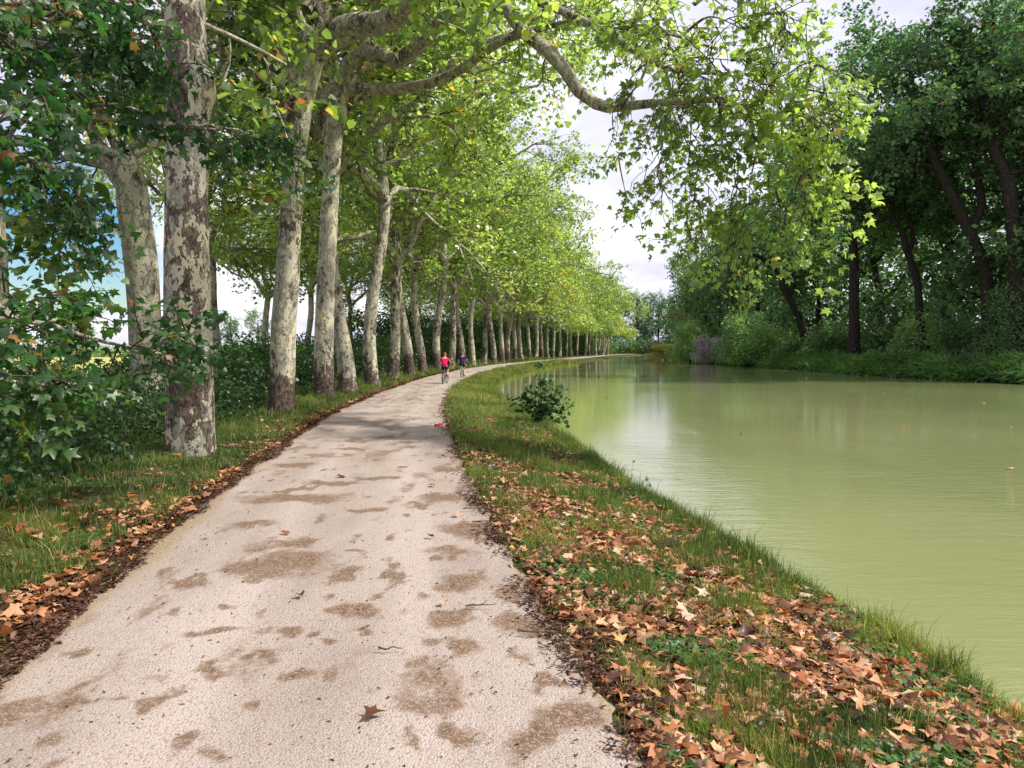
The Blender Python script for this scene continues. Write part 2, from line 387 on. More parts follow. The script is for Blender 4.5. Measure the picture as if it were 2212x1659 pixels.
# path mesh, fine near the camera; brown gravel patches laid in world space
patches = [(1235, 1550, 95, 40), (1190, 1605, 80, 45), (1005, 1595, 55, 42), (985, 1520, 38, 30), (1130, 1370, 80, 32), (985, 1400, 48, 26), (975, 1340, 55, 24), (995, 1275, 70, 20),
           (760, 1340, 52, 20), (635, 1482, 50, 14), (555, 1450, 40, 12), (460, 1475, 50, 18), (352, 1530, 38, 24), (210, 1515, 100, 14), (60, 1555, 80, 20), (470, 1640, 40, 10), (870, 1645, 30, 14),
           (600, 1230, 130, 30), (735, 1250, 40, 22), (490, 1372, 75, 14), (620, 1382, 40, 18), (400, 1272, 60, 12), (500, 1308, 32, 9), (640, 1192, 60, 12), (640, 1085, 150, 13), (540, 1145, 60, 12),
           (960, 1195, 60, 14), (1010, 1150, 60, 18), (960, 1085, 60, 14), (720, 1052, 90, 7), (790, 1112, 50, 8), (780, 1200, 26, 7), (820, 1040, 60, 6), (640, 1010, 60, 6), (970, 1020, 30, 8), (880, 960, 40, 3), (760, 975, 50, 4), (1090, 1290, 40, 22), (1190, 1480, 40, 20), (690, 1402, 34, 8), (760, 1382, 40, 7)]
ell = []
for px, py, hw, hh_ in patches:
    c0 = PG(px, py); ell.append((c0[0], c0[1], hw * c0[1] / 1500, hh_ * c0[1]**2 / (1500 * CAM_H)))
def patchf(x, y):
    nx = x + .30 * (fbm(x * 4, y * 3, 4, 21) - .5) + .10 * (fbm(x * 16, y * 12, 3, 25) - .5); ny = y + .55 * (fbm(x * 4, y * 2.4, 4, 22) - .5) + .12 * (fbm(x * 16, y * 12, 3, 26) - .5)
    m_ = np.zeros_like(x)
    for cx, cy_, rx, ry in ell:
        m_ = np.maximum(m_, np.clip(1.35 - np.sqrt(((nx - cx) / rx)**2 + ((ny - cy_) / ry)**2), 0, 1))
    far = np.clip((fbm(x * 1.3, y * .5, 4, 33) - .60) * 5, 0, 1) * .55
    m_ = np.maximum(m_, far)
    wash = np.clip((fbm(x * 2.2, y * 1.1, 4, 37) - .545) * 6, 0, 1) * .62 * (y > 3.2)
    m_ = np.maximum(m_, wash)
    small = np.clip((fbm(x * 6, y * 3.2, 3, 35) - .645) * 7, 0, 1) * .8
    m_ = np.maximum(m_, small)
    return np.clip(m_ + .5 * (fbm(x * 9, y * 7, 3, 36) - .5) * (m_ > .05), 0, 1)
def edgef(x, y):
    a = 1 - np.clip((XR(y) - x) / .16, 0, 1); c_ = 1 - np.clip((x - XL(y)) / (.30 + .5 * (fbm(y * .8, y * 0, 3, 46) - .3)), 0, 1)
    return np.maximum(a * .8, c_)
def trackf(x, y):
    c_ = (XL(y) + XR(y)) / 2; o = x - c_; k = .55 + .9 * fbm(o * 7, y * .35, 3, 52)
    return np.clip((np.exp(-((np.abs(o - .15) - .62) / .22)**2)) * k, 0, 1)
YP = np.concatenate([np.arange(-40, 2, 1.), np.arange(2, 10, .035), np.arange(10, 24, .09), np.arange(24, 60, .5), np.arange(60, 341, 4.)])
strip('path', [lambda y, t_=t_: XL(y) + (XR(y) - XL(y)) * t_ + (t_ > .985) * (.14 * (fbm(y * 2.6, y * 0, 3, 73) - .5) + .07 * (fbm(y * 11, y * 0, 3, 74) - .5)) - (t_ < .015) * (.22 * (fbm(y * 2.1, y * 0 + 3, 3, 75) - .5) + .07 * (fbm(y * 10, y * 0, 3, 76) - .5)) for t_ in np.linspace(0, 1, 96)], YP,
      lambda x, y: .052 - .018 * ((x - (XL(y) + XR(y)) / 2) / 1.6)**2 + .012 * (fbm(x * 3, y * 1.2, 3, 2) - .5), M['gravel'],
      tonef=lambda x, y: {'patch': patchf(x, y), 'edge': edgef(x, y), 'track': trackf(x, y)})
# ------------------------------------------------------------------ tree building
def nrm(v): return v / (np.linalg.norm(v) + 1e-9)
def tube(pts, rad, k=6, bumpy=0.0, cap=True, seed=0):
    pts = np.asarray(pts, float); rad = np.asarray(rad, float); n = len(pts)
    T = np.gradient(pts, axis=0); T /= np.linalg.norm(T, axis=1)[:, None] + 1e-9
    u = np.cross(T[0], [1, .3, .2] if abs(T[0][0]) < .8 else [0, 1, .2]); u = nrm(u); U = [u]
    for i in range(1, n):
        u = u - T[i] * np.dot(u, T[i]); u = nrm(u); U.append(u)
    U = np.array(U); W = np.cross(T, U)
    a = np.arange(k) / k * 2 * np.pi
    r = rad[:, None] * np.ones((1, k))
    if bumpy:
        L = np.concatenate([[0], np.cumsum(np.linalg.norm(np.diff(pts, axis=0), axis=1))])
        r = r * (1 + bumpy * 2 * (fbm(np.cos(a)[None] * 1.3 + L[:, None] * .9 + seed, np.sin(a)[None] * 1.3 + L[:, None] * .55, 3, 40) - .5))
    if k >= 14: r = r * (1 + .13 * np.exp(-L[:, None] / .55) * np.cos(4 * a[None] + seed * 1.7 + r[0, 0] * 40) + .05 * np.exp(-((L[:, None] * .37 + seed) % 1 - .5)**2 / .01) * np.cos(a[None] * 1 + seed + np.floor(L[:, None] * .37 + seed) * 2.3))
    V = pts[:, None] + r[..., None] * (np.cos(a)[None, :, None] * U[:, None] + np.sin(a)[None, :, None] * W[:, None])
    V = V.reshape(-1, 3)
    ii = np.arange(n * k).reshape(n, k); jj = np.roll(ii, -1, 1)
    F = np.stack([ii[:-1], jj[:-1], jj[1:], ii[1:]], -1).reshape(-1, 4)
    return V, F
def tubes_mesh(name, tl):
    Vs, Fs, o = [], [], 0
    for V, F in tl:
        Vs.append(V); Fs.append(F + o); o += len(V)
    return np_mesh(name, np.concatenate(Vs), np.concatenate(Fs), None, True)

def smooth_path(ctrl, n):
    """Catmull-Rom through control rows (any columns)"""
    c = np.asarray(ctrl, float); c = np.vstack([2 * c[0] - c[1], c, 2 * c[-1] - c[-2]])
    m_ = len(c) - 3; t_ = np.linspace(0, m_ - 1e-6, n); i = t_.astype(int); f = (t_ - i)[:, None]
    p0, p1, p2, p3 = c[i], c[i + 1], c[i + 2], c[i + 3]
    return .5 * (2 * p1 + (p2 - p0) * f + (2 * p0 - 5 * p1 + 4 * p2 - p3) * f**2 + (3 * p1 - p0 - 3 * p2 + p3) * f**3)

LEAF_FULL = np.array([(0, 0, 0), (.30, .10, .02), (.52, -.02, -.05), (.42, .28, .0), (.58, .55, -.08), (.24, .55, .02), (0, 1.0, -.10), (-.24, .55, .02), (-.58, .55, -.08), (-.42, .28, .0), (-.52, -.02, -.05), (-.30, .10, .02), (0, .35, .05)])
LEAF_FULL_F = np.array([[12, i, i + 1] for i in range(0, 11)] + [[12, 11, 0]])
LEAF_MID = np.array([(0, 0, 0), (.5, .08, -.05), (.42, .55, -.03), (0, 1, -.08), (-.42, .55, -.03), (-.5, .08, -.05)])
LEAF_MID_F = np.array([[0, 1, 2], [0, 2, 3], [0, 3, 4], [0, 4, 5]])
LEAF_LOW = np.array([(0, 0, 0), (.42, .45, .0), (0, 1, -.06), (-.42, .45, .0)])
LEAF_LOW_F = np.array([[0, 1, 2, 3]])
LEAF_ROUND = np.array([(0, 0, 0), (.34, .14, -.02), (.46, .48, -.05), (.30, .82, -.05), (0, .95, -.06), (-.30, .82, -.05), (-.46, .48, -.05), (-.34, .14, -.02)])
LEAF_ROUND_F = np.array([[0, 1, 2], [0, 2, 3], [0, 3, 4], [0, 4, 5], [0, 5, 6], [0, 6, 7]])
def leaves(rg, pos, size, tmpl, F, flat=.75, droop=.35, dirs=None, tone=None, zvar=3.0, jit=.045):
    """leaf-sized faces at pos (n,3); returns V,F,tone"""
    n = len(pos)
    nz = rg.normal(0, 1, (n, 3)) * (1 - flat) + np.array([0, 0, flat * 1.2]); nz /= np.linalg.norm(nz, axis=1)[:, None]
    d = rg.normal(0, 1, (n, 3)) if dirs is None else dirs + rg.normal(0, .6, (n, 3))
    d[:, 2] -= droop * 1.6
    d -= nz * np.sum(d * nz, 1)[:, None] * (1 - droop); d /= np.linalg.norm(d, axis=1)[:, None] + 1e-9
    x = np.cross(d, nz); x /= np.linalg.norm(x, axis=1)[:, None] + 1e-9
    z = np.cross(x, d)
    s = size * rg.uniform(.5, 1.35, n)
    T = tmpl[None] * s[:, None, None]
    T = T.copy(); T[..., 2] *= rg.uniform(.2, zvar, (n, 1))
    if jit: T = T + rg.normal(0, jit, T.shape) * s[:, None, None]; T[..., 0] *= rg.uniform(.75, 1.15, (n, 1))
    V = pos[:, None] + T[..., :1] * x[:, None] + T[..., 1:2] * d[:, None] + T[..., 2:] * z[:, None]
    k = len(tmpl)
    FF = (F[None] + (np.arange(n) * k)[:, None, None]).reshape(-1, F.shape[1])
    tn = rg.random(n) if tone is None else tone
    return V.reshape(-1, 3), FF, np.repeat(tn, k)

class Tree:
    def __init__(s, seed):
        s.rg = np.random.default_rng(seed); s.rnd = random.Random(seed)
        s.trunk = []; s.limbs = []; s.twigtubes = []; s.zmin = -9; s.tw = []      # tw: (points) of leafy twigs
    def grow(s, p, d, L, n, wander, up, r0, r1):
        pts = [np.array(p, float)]; d = nrm(np.array(d, float)); st = L / n
        for i in range(n):
            d = nrm(d + s.rg.normal(0, wander, 3) + np.array([0, 0, up]))
            pts.append(pts[-1] + d * st)
        return np.array(pts), np.linspace(r0, r1, n + 1)
    def side(s, T, ang):
        """a direction leaving T at the given angle, mostly sideways/outwards"""
        r = s.rg.normal(0, 1, 3); r[2] *= .6; r = nrm(r - T * np.dot(r, T))
        return T * math.cos(ang) + r * math.sin(ang)
    def twigs(s, pts, n, L, droop, lo=.15):
        for t_ in np.linspace(lo, 1, n):
            i = min(int(t_ * (len(pts) - 1)), len(pts) - 2); f = t_ * (len(pts) - 1) - i
            p = pts[i] * (1 - f) + pts[i + 1] * f; T = nrm(pts[i + 1] - pts[i])
            d = s.side(T, s.rg.uniform(.4, 1.2))
            q, r = s.grow(p, d, L * s.rg.uniform(.6, 1.3), 3, .18, -droop, .011, .004)
            if q[-1][2] < s.zmin: continue
            s.tw.append(q); s.twigtubes.append((q, r))
    def sub(s, gi, pts, rad, n2, L2, n3, L3, ntw, Ltw, droop, lo=.25, updir=.02):
        """second and third order branches of a limb"""
        for t_ in np.linspace(lo, 1, n2):
            i = min(int(t_ * (len(pts) - 1)), len(pts) - 2)
            p = pts[i]; T = nrm(pts[i + 1] - pts[i]); d = s.side(T, s.rg.uniform(.6, 1.15))
            d = nrm(d + np.array([0, 0, .15]))
            r0 = min(rad[i] * .6, .09 + .02 * s.rg.random())
            q, r = s.grow(p, d, L2 * s.rg.uniform(.7, 1.2) * (1.15 - .4 * t_), 8, .20, updir, r0, .018)
            s.limbs[gi].append((q, r, 6))
            for u in np.linspace(.2, 1, n3):
                j = min(int(u * 8), 7); T2 = nrm(q[j + 1] - q[j])
                q3, r3 = s.grow(q[j], s.side(T2, s.rg.uniform(.5, 1.1)), L3 * s.rg.uniform(.6, 1.3), 5, .22, -droop * .35, min(.028, r[j] * .7), .008)
                if q3[-1][2] < s.zmin: continue
                s.twigtubes.append((q3, r3)); s.twigs(q3, ntw, Ltw, droop)
    def crown_pts(s, per, spread):
        ps, ds = [], []
        for q in s.tw:
            k = len(q) - 1; n = per
            u = s.rg.random(n) ** .7 * k; i = np.minimum(u.astype(int), k - 1); f = (u - i)[:, None]
            p = q[i] * (1 - f) + q[i + 1] * f + s.rg.normal(0, spread, (n, 3)) * [1, 1, .7]
            ps.append(p); ds.append(np.repeat(nrm(q[-1] - q[0])[None], n, 0))
        return np.concatenate(ps), np.concatenate(ds)

def build_tree(name, T, mats, leafspec, loc=(0, 0, 0), drop_share=0):
    """thing > trunk, limb..., twigs in the crown"""
    per, spread, size, tm, F, flat, droop = leafspec
    root = empty(name, loc)
    tl = [tube(p, r, k, bp, seed=i * 3) for i, (p, r, k, bp) in enumerate(T.trunk)]
    link('trunk', tubes_mesh('trunk', tl), root, [mats[0]])
    for g_ in T.limbs:
        if g_: link('limb', tubes_mesh('limb', [tube(p, r, k) for p, r, k in g_]), root, [mats[1]])
    if T.twigtubes:
        link('twigs', tubes_mesh('twigs', [tube(p, r, 3) for p, r in T.twigtubes]), root, [M['twig']])
    if drop_share: T.tw = [q for q in T.tw if T.rg.random() > drop_share]
    ps, ds = T.crown_pts(per, spread)
    cl = fbm(ps[:, 0] * .5 + ps[:, 2] * .3, ps[:, 1] * .5 - ps[:, 2] * .4, 2, 8)
    tone = np.clip(.62 * T.rg.random(len(ps)) + .9 * (cl - .5) + .20, 0, .97); tone[T.rg.random(len(ps)) < .012] = 1.0
    V, FF, tn = leaves(T.rg, ps, size, tm, F, flat, droop, ds, tone)
    link('crown', np_mesh('crown', V, FF, tn), root, [mats[2]])
    return root

def copy_tree(o, loc, rz=0, sc=1.0, sz=None):
    c = o.copy(); col.objects.link(c); c.location = loc; c.rotation_euler = (0, 0, rz); c.scale = (sc, sc, sz or sc)
    for ch in o.children:
        d = ch.copy(); col.objects.link(d); d.parent = c
        for g2_ in ch.children:
            e2 = g2_.copy(); col.objects.link(e2); e2.parent = d
    return c

def flare(z, r, amt=.42, h=.38):
    return r * (1 + amt * np.exp(-np.maximum(z, 0) / h))

def plane_variant(seed, leafspec, mats, lod, bole=8.0, H=25.5, rx=10.6, ry=7.0, lean=.3):
    """a tall avenue plane: long bole, limbs that fork up and reach out, crown wider across the row"""
    T = Tree(seed); rg = T.rg; T.zmin = lod['zmin']
    nb = 30
    base = np.array([[0, 0, -.35]]); zz = np.linspace(-.35, bole, nb)
    wx = rg.uniform(-lean, lean) * 1.6; wy = rg.uniform(-lean, lean)
    ph = rg.uniform(0, 6)
    bp = np.stack([wx * (np.maximum(zz, 0) / bole)**1.5 + .19 * np.sin(zz * .62 + ph) - .19 * np.sin(ph), wy * (zz / bole) + .10 * np.sin(zz * .4 + ph * 2) - .10 * np.sin(ph * 2), zz], 1)
    r0 = rg.uniform(.28, .34)
    br = flare(zz, np.linspace(r0, r0 * .78, nb))
    T.trunk.append((bp, br, 16, .12))
    top = bp[-1]; 
    L, r = T.grow(top, (rg.uniform(-.2, .2), rg.uniform(-.2, .2), 1), H - bole - 4, 9, .16, .05, r0 * .74, .10)
    T.trunk.append((L, r, 10, .06))
    lead = L
    dirs = []
    nl = 7
    for i in range(nl):
        a = i / nl * 2 * math.pi + rg.uniform(-.3, .3)
        dirs.append(a)
    for i, a in enumerate(dirs):
        low = i % 2
        hx, hy = math.cos(a), math.sin(a)
        reach = math.hypot(hx * rx, hy * ry) * rg.uniform(.8, 1.1)
        k = 0 if low else rg.integers(1, 5)
        p = (bp[-1] if low else lead[k]) + np.array([0, 0, -.3])
        el = rg.uniform(.55, .8) if low else rg.uniform(.6, 1.0)
        d = np.array([hx * math.cos(el), hy * math.cos(el), math.sin(el)])
        q, rr = T.grow(p, d, reach * 1.12, 12, .17, -.03 if low else -.045, .20 * rg.uniform(.8, 1.1), .045)
        T.limbs.append([(q, rr, 8)])
        T.sub(len(T.limbs) - 1, q, rr, *lod['sub'])
    # upper crown on the leader
    T.limbs.append([]); T.sub(len(T.limbs) - 1, lead, r, lod['top'], 5.5, *lod['sub'][2:], lo=.2)
    # side shoots filling the underside on the way up
    return T

SPEC_A = (7, .17, .20, LEAF_MID, LEAF_MID_F, .62, .35)
LOD_A = {'sub': (7, 4.0, 6, 1.9, 5, .75, .16), 'top': 9, 'zmin': 6.3}
SPEC_F = (9, .22, .32, LEAF_LOW, LEAF_LOW_F, .6, .3)
LOD_F = {'sub': (6, 4.2, 5, 2.0, 4, .9, .14), 'top': 8, 'zmin': 4.9}
mp_ = (M['bark'], M['bark_limb'], M['leaf'])
mpl = (M['bark'], M['bark_limb'], M['leaf_sunlit'])
mpl = (M['bark'], M['bark_limb'], M['leaf_sunlit'])
VAR = {}
def variant(key, *a, **k):
    T = plane_variant(*a, **k); o = build_tree('plane_tree', T, k.pop('mats', a[2]), a[1]); VAR[key] = o; return o
variant('A', 101, SPEC_A, mpl, LOD_A, bole=8.2)
variant('B', 102, SPEC_A, (M['bark_pale'], M['bark_limb'], M['leaf_sunlit']), LOD_A, bole=7.4)
variant('C', 103, SPEC_A, mpl, LOD_A, bole=8.8, lean=.8)
variant('D', 107, SPEC_A, mpl, LOD_A, bole=9.0, lean=1.1)
variant('E', 108, SPEC_A, (M['bark_mottled'], M['bark_limb'], M['leaf_sunlit']), LOD_A, bole=7.0, lean=.6)
variant('F', 104, SPEC_F, mpl, LOD_F, bole=6.6)
variant('G', 105, SPEC_F, (M['bark_pale'], M['bark_limb'], M['leaf_sunlit']), LOD_F, bole=6.2, lean=.9)
used = set()
def place(key, x, y, z, rz, sc, label, group, cat='tree', sz=None):
    if key in used: o = copy_tree(VAR[key], (x, y, z), rz, sc, sz)
    else:
        used.add(key); o = VAR[key]; o.location = (x, y, z); o.rotation_euler = (0, 0, rz); o.scale = (sc, sc, sz or sc)
    return tag(o, label, cat, group)

ROW = 'plane trees in the avenue beside the path'
def gz(x, y):
    return float(zleft(np.array([x]), np.array([y]))[0])
row = [  # picture x of the bole, depth, variant, size, label
 (750, 28.3, 'A', 1.0, 'straight pale plane tree with dark jagged root collar, close behind the arching one'),
 (805, 32.8, 'D', .92, 'plane tree with a bent bole, right of the straight pale one'),
 (848, 40.0, 'E', .95, 'upright plane tree with brown flakes, next after the bent one'),
 (884, 46.5, 'C', .90, 'plane tree leaning towards the canal, left of the cyclist in pink'),
 (913, 51.0, 'A', .88, 'slim plane tree directly right of the leaning one with the yellow patch'),
 (946, 57.5, 'D', .94, 'plane tree whose bole rises just behind the left shoulder of the cyclist in pink'),
 (974, 62.0, 'E', .94, 'plane tree whose brown flaked bole stands between the two cyclists'),
 (999, 69.0, 'C', .9, 'plane tree whose bole rises behind the head of the cyclist in navy'),
 (1021, 75.0, 'B', .96, 'thick pale plane tree just right of the cyclist in navy'),
 (1045, 81.0, 'E', .9, 'mottled plane tree next beyond the thick pale one right of the cyclists'),
 (1067, 87.0, 'C', .9, 'slender crooked plane tree standing left of the bole with the red paint mark'),
 (1084, 92.0, 'F', 1.0, 'stout plane tree with a small red paint mark near its foot'),
 (1098, 98.0, 'D', .92, 'slim plane tree close behind the one with the red paint mark'),
 (1112, 104.0, 'F', 1.0, 'plane tree behind the gap two boles right of the red paint mark'),
 (1127, 110.0, 'G', .98, 'plane tree directly behind the top shoot of the bank sapling'),
 (1143, 119.0, 'F', .96, 'plane tree just right of the sapling top shoot'),
 (1157, 128.0, 'G', 1.0, 'second plane tree right of the sapling top shoot'),
 (1170, 138.0, 'F', 1.0, 'third plane tree right of the sapling top shoot'),
 (1183, 147.0, 'G', 1.02, 'fourth plane tree right of the sapling top shoot'),
 (1195, 156.0, 'F', 1.0, 'fifth plane tree right of the sapling top shoot'),
 (1209, 166.0, 'G', 1.02, 'sixth plane tree right of the sapling top shoot'),
 (1223, 176.0, 'F', 1.0, 'distant plane tree left of the close pair beyond the bend'),
 (1234, 184.0, 'G', 1.0, 'left bole of the close pair of distant plane trees'),
 (1246, 192.0, 'F', 1.05, 'right bole of the close pair of distant plane trees'),
 (1264, 200.0, 'G', 1.0, 'distant plane tree with a clear gap on both sides before the last clump'),
 (1272, 208.0, 'F', 1.0, 'distant plane tree right after the clear gap before the last clump'),
 (1287, 216.0, 'G', 1.0, 'first plane tree of the last clump in the avenue'),
 (1294, 223.0, 'F', 1.0, 'second plane tree of the last clump in the avenue'),
 (1302, 230.0, 'G', 1.0, 'third plane tree of the last clump in the avenue'),
 (1307, 237.0, 'F', 1.0, 'fourth plane tree of the last clump in the avenue'),
 (1312, 244.0, 'G', 1.0, 'last plane tree of the avenue before the far wood'),
]
rr_ = random.Random(5)
for i, (px, d, key, sc, lab) in enumerate(row):
    x = (px - 1106) / 1500 * d
    hd_ = math.atan2(float(XL(d + 6) - XL(d - 6)), 12)            # heading of the path
    rz = -hd_ + rr_.choice([0, math.pi]) + rr_.uniform(-.35, .35)
    s_ = sc * rr_.uniform(.97, 1.04) * (1.06 + .14 * min(1, max(0, d - 40) / 60)); place(key, x, d, gz(x, d), rz, s_, lab, ROW)
# second row further from the water
for px, d, key, sc, lab, rz in [
 (472, 35.0, 'A', .84, 'back row plane tree just right of the big mottled bole, dark at its foot', 2.6),
 (580, 46.0, 'B', .78, 'back row plane tree glimpsed left of the second bole', 3.0),
 (655, 56.0, 'C', .8, 'thin back row plane tree between the second and third boles', 2.8),
 (768, 66.0, 'A', .78, 'leaning back row plane tree seen between the straight pale and the bent bole', 3.4),
 (880, 90.0, 'F', .9, 'distant back row plane tree behind the leaning bole left of the cyclists', .4),
 (985, 120.0, 'G', .9, 'distant back row plane tree behind the gap between the cyclists', 1.0),
 (1070, 150.0, 'F', .9, 'distant back row plane tree behind the red paint mark', 2.0),
 (1150, 190.0, 'G', .9, 'farthest back row plane tree', 1.0)]:
    x = (px - 1106) / 1500 * d
    place(key, x, d, -.3, rz, sc, lab, 'plane trees in the back row beyond the hedge')

# --- the near trees, each modelled on its own
def zline(pl, d0, n=18):
    """control rows (px,py,d,radius) -> path"""
    c = np.array([[*P(a, b_, d), r] for a, b_, d, r in pl]); s_ = smooth_path(c, n)
    return s_[:, :3], s_[:, 3]
SPEC_N = (11, .13, .14, LEAF_FULL, LEAF_FULL_F, .6, .4)
SPEC_T1 = (9, .16, .21, LEAF_MID, LEAF_MID_F, .6, .35)
def near_tree(name, seed, origin, trunk, limbs, extra, spec, mats, label, sub_default, tops=()):
    T = Tree(seed); o = np.array(origin)
    for pl, n, k, bp in trunk:
        p, r = zline(pl, 0, n)
        if bp > .07: r = r * (1 + .22 * np.exp(-np.maximum(p[:, 2] - o[2], 0) / .4))
        T.trunk.append((p - o, r, k, bp))
    for pl, sb_ in limbs:
        p, r = zline(pl, 0, 22); p = p - o
        T.limbs.append([(p, r, 9)])
        if sb_ is not None: T.sub(len(T.limbs) - 1, p, r, *(sb_ or sub_default))
    for fn in extra: fn(T)
    ob = build_tree(name, T, mats, spec, origin, .25 if seed == 203 else 0)
    return tag(ob, label, 'tree', ROW)

def bgr(x, y): return gz(x, y)
# T1: thick mottled bole left of the path
o1 = PG(411, 985); o1[2] = gz(o1[0], o1[1])
def t1_crown(T):
    T.zmin = 10.3
    top = P(408, -190, 11.7) - o1
    for a in (0.2, 1.2, 2.1, 3.3, 4.4, 5.3):
        d = np.array([math.cos(a) * .75, math.sin(a) * .6, .8]); q, r = T.grow(top + [0, 0, T.rg.uniform(-.3, 1.2)], d, 9, 11, .15, -.02, .17, .04)
        T.limbs.append([(q, r, 8)]); T.sub(len(T.limbs) - 1, q, r, 6, 3.6, 6, 1.8, 4, .8, .12, lo=.4)
near_tree('plane_tree', 201, o1, [([(413, 1010, 11.7, .42), (412, 960, 11.7, .40), (410, 850, 11.7, .375), (405, 650, 11.7, .365), (402, 500, 11.7, .345), (404, 330, 11.7, .33), (408, 230, 11.7, .345), (414, 185, 11.7, .37), (404, 120, 11.7, .325), (401, 0, 11.7, .305), (406, -200, 11.7, .28)], 60, 28, .055)],
          [([(425, 200, 11.6, .12), (450, 176, 11.5, .085), (458, 168, 11.4, .03)], None)], [t1_crown], SPEC_T1, (M['bark_mottled'], M['bark_limb'], M['leaf']),
          'thickest plane tree, its straight bole mottled dark brown and cream', None)
# T2
d2 = 19.0; o2 = P(609, 897, d2); o2[2] = gz(o2[0], d2)
SB2 = (6, 3.2, 6, 1.7, 5, .75, .18)
def t2_crown(T):
    T.zmin = 11.2
    for a, px, py in ((1.7, 660, 20), (2.6, 640, 40), (4.0, 650, 60), (.9, 700, -60), (5.2, 680, -90)):
        p = P(px, py, d2) - o2
        d = np.array([math.cos(a) * .6, math.sin(a) * .6, .9]); q, r = T.grow(p, d, 9, 11, .17, -.01, .17, .04)
        T.limbs.append([(q, r, 8)]); T.sub(len(T.limbs) - 1, q, r, 6, 3.6, 6, 1.8, 4, .8, .12, lo=.3)
near_tree('plane_tree', 202, o2, [([(609, 915, d2, .37), (608, 880, d2, .355), (611, 800, d2, .335), (613, 700, d2, .33), (620, 600, d2, .32), (626, 500, d2, .30), (633, 400, d2, .285), (638, 320, d2, .29), (644, 240, d2, .36), (648, 180, d2, .47), (658, 130, d2, .49), (674, 95, d2, .42), (690, 80, d2, .34)], 60, 22, .07),
                                   ([(655, 190, d2, .27), (672, 120, d2 + .3, .26), (690, 40, d2 + .5, .24), (700, -60, d2 + .6, .2), (706, -160, d2 + .8, .13)], 14, 12, .04)],
          [([(660, 125, d2, .40), (705, 84, 18.7, .37), (760, 58, 18.3, .33), (830, 48, 17.8, .27), (880, 20, 17.2, .25), (930, -20, 16.5, .22), (1010, -60, 15.5, .18), (1150, -90, 14.2, .13), (1300, -60, 13, .08)], (4, 2.2, 4, 1.3, 4, .6, .22, .6)),
           ([(640, 150, d2, .16), (600, 120, d2 - .5, .12), (560, 70, d2 - 1, .09), (500, 40, d2 - 2, .05)], (4, 2.2, 5, 1.4, 4, .7, .2))],
          [t2_crown], SPEC_T1, (M['bark'], M['bark_limb'], M['leaf_sunlit']),
          'plane tree bending into a heavy limb over the path, just beyond the mottled one', SB2)
# T3 with the long arching limb
d3 = 25.2; o3 = P(700, 862, d3); o3[2] = gz(o3[0], d3)
NS = (7, 2.3, 6, 1.4, 5, .6, .26)
def drop(T, gi, px, py, d, tox, toy, tod, n=6, r0=.035):
    a = P(px, py, d) - o3; c_ = P(tox, toy, tod) - o3
    mid = (a + c_) / 2 + T.rg.normal(0, .15, 3) + [0, 0, .25]
    s_ = smooth_path(np.array([a, mid, c_]), 9); r = np.linspace(r0, .008, 9)
    T.limbs[gi].append((s_, r, 5))
    for u in np.linspace(.15, 1, n):
        j = min(int(u * 8), 7); T2 = nrm(s_[j + 1] - s_[j])
        q3, r3 = T.grow(s_[j], T.side(T2, T.rg.uniform(.4, 1.0)), .9 * T.rg.uniform(.6, 1.3), 5, .25, -.12, .014, .006)
        T.twigtubes.append((q3, r3)); T.twigs(q3, 3, .5, .3)
def t3_extra(T):
    gi = 0
    sprays = [(1422, 221, 15, 1551, 216, 13.5), (1551, 216, 13.5, 1647, 246, 12.8), (1647, 246, 12.8, 1700, 243, 12.4), (1700, 243, 12.4, 1790, 290, 12), (1740, 260, 12.2, 1800, 315, 11.9),
              (1352, 330, 16, 1356, 440, 15.8), (1425, 225, 15.5, 1430, 340, 15), (1430, 340, 15, 1450, 440, 14.8), 
              (1460, 225, 14.5, 1490, 330, 14.2), (1490, 330, 14.2, 1500, 430, 14), (1551, 216, 13.5, 1560, 330, 13.3), (1560, 330, 13.3, 1590, 440, 13), (1590, 440, 13, 1600, 560, 12.8), (1600, 230, 13.2, 1640, 350, 12.8), (1640, 350, 12.8, 1680, 450, 12.6), (1680, 450, 12.6, 1705, 540, 12.5),
              (1686, 243, 12.5, 1730, 360, 12.3), (1720, 360, 12.3, 1745, 460, 12.1), (1720, 282, 12.1, 1765, 380, 12), (1765, 380, 12, 1750, 440, 12), (1620, 440, 13, 1560, 600, 12.9), (1500, 430, 14, 1515, 520, 14),
              (1470, 150, 14.5, 1580, 130, 13.6), (1580, 130, 13.6, 1680, 170, 13), (1480, 70, 14.4, 1600, 60, 13.4), (1600, 60, 13.4, 1700, 110, 12.8), (1650, 30, 13.2, 1690, 70, 12.6), (1500, 10, 14, 1620, -20, 13), (1620, -20, 13, 1700, 30, 12.6),
              (1580, 130, 13.6, 1650, 200, 13), (1700, 180, 12.8, 1780, 200, 12.3), (1740, 190, 12.3, 1790, 230, 12), (1440, 260, 15, 1450, 300, 15), (1450, 150, 15, 1500, 220, 14.6),
              (1000, 30, 22, 1030, 100, 21.8), (1100, 40, 21, 1120, 110, 20.6), (1200, 20, 19, 1300, 60, 18), (1300, 60, 18, 1400, 90, 17), (1350, 0, 16.5, 1450, 30, 15.5)]
    for a in sprays: drop(T, gi, *a, n=2 if a[0] == 1352 else 5)
    # upper crown
    T.zmin = 12.0
    for a, px, py in ((1.7, 745, 120), (2.6, 740, 90), (4.0, 760, 60), (.6, 770, 30), (5.4, 765, 0), (3.1, 730, 150)):
        p = P(px, py, d3) - o3
        d = np.array([math.cos(a) * .7, math.sin(a) * .7, .8]); q, r = T.grow(p, d, 9.5, 11, .17, -.02, .17, .04)
        T.limbs.append([(q, r, 8)]); T.sub(len(T.limbs) - 1, q, r, 6, 3.8, 6, 1.8, 4, .8, .12, lo=.3)
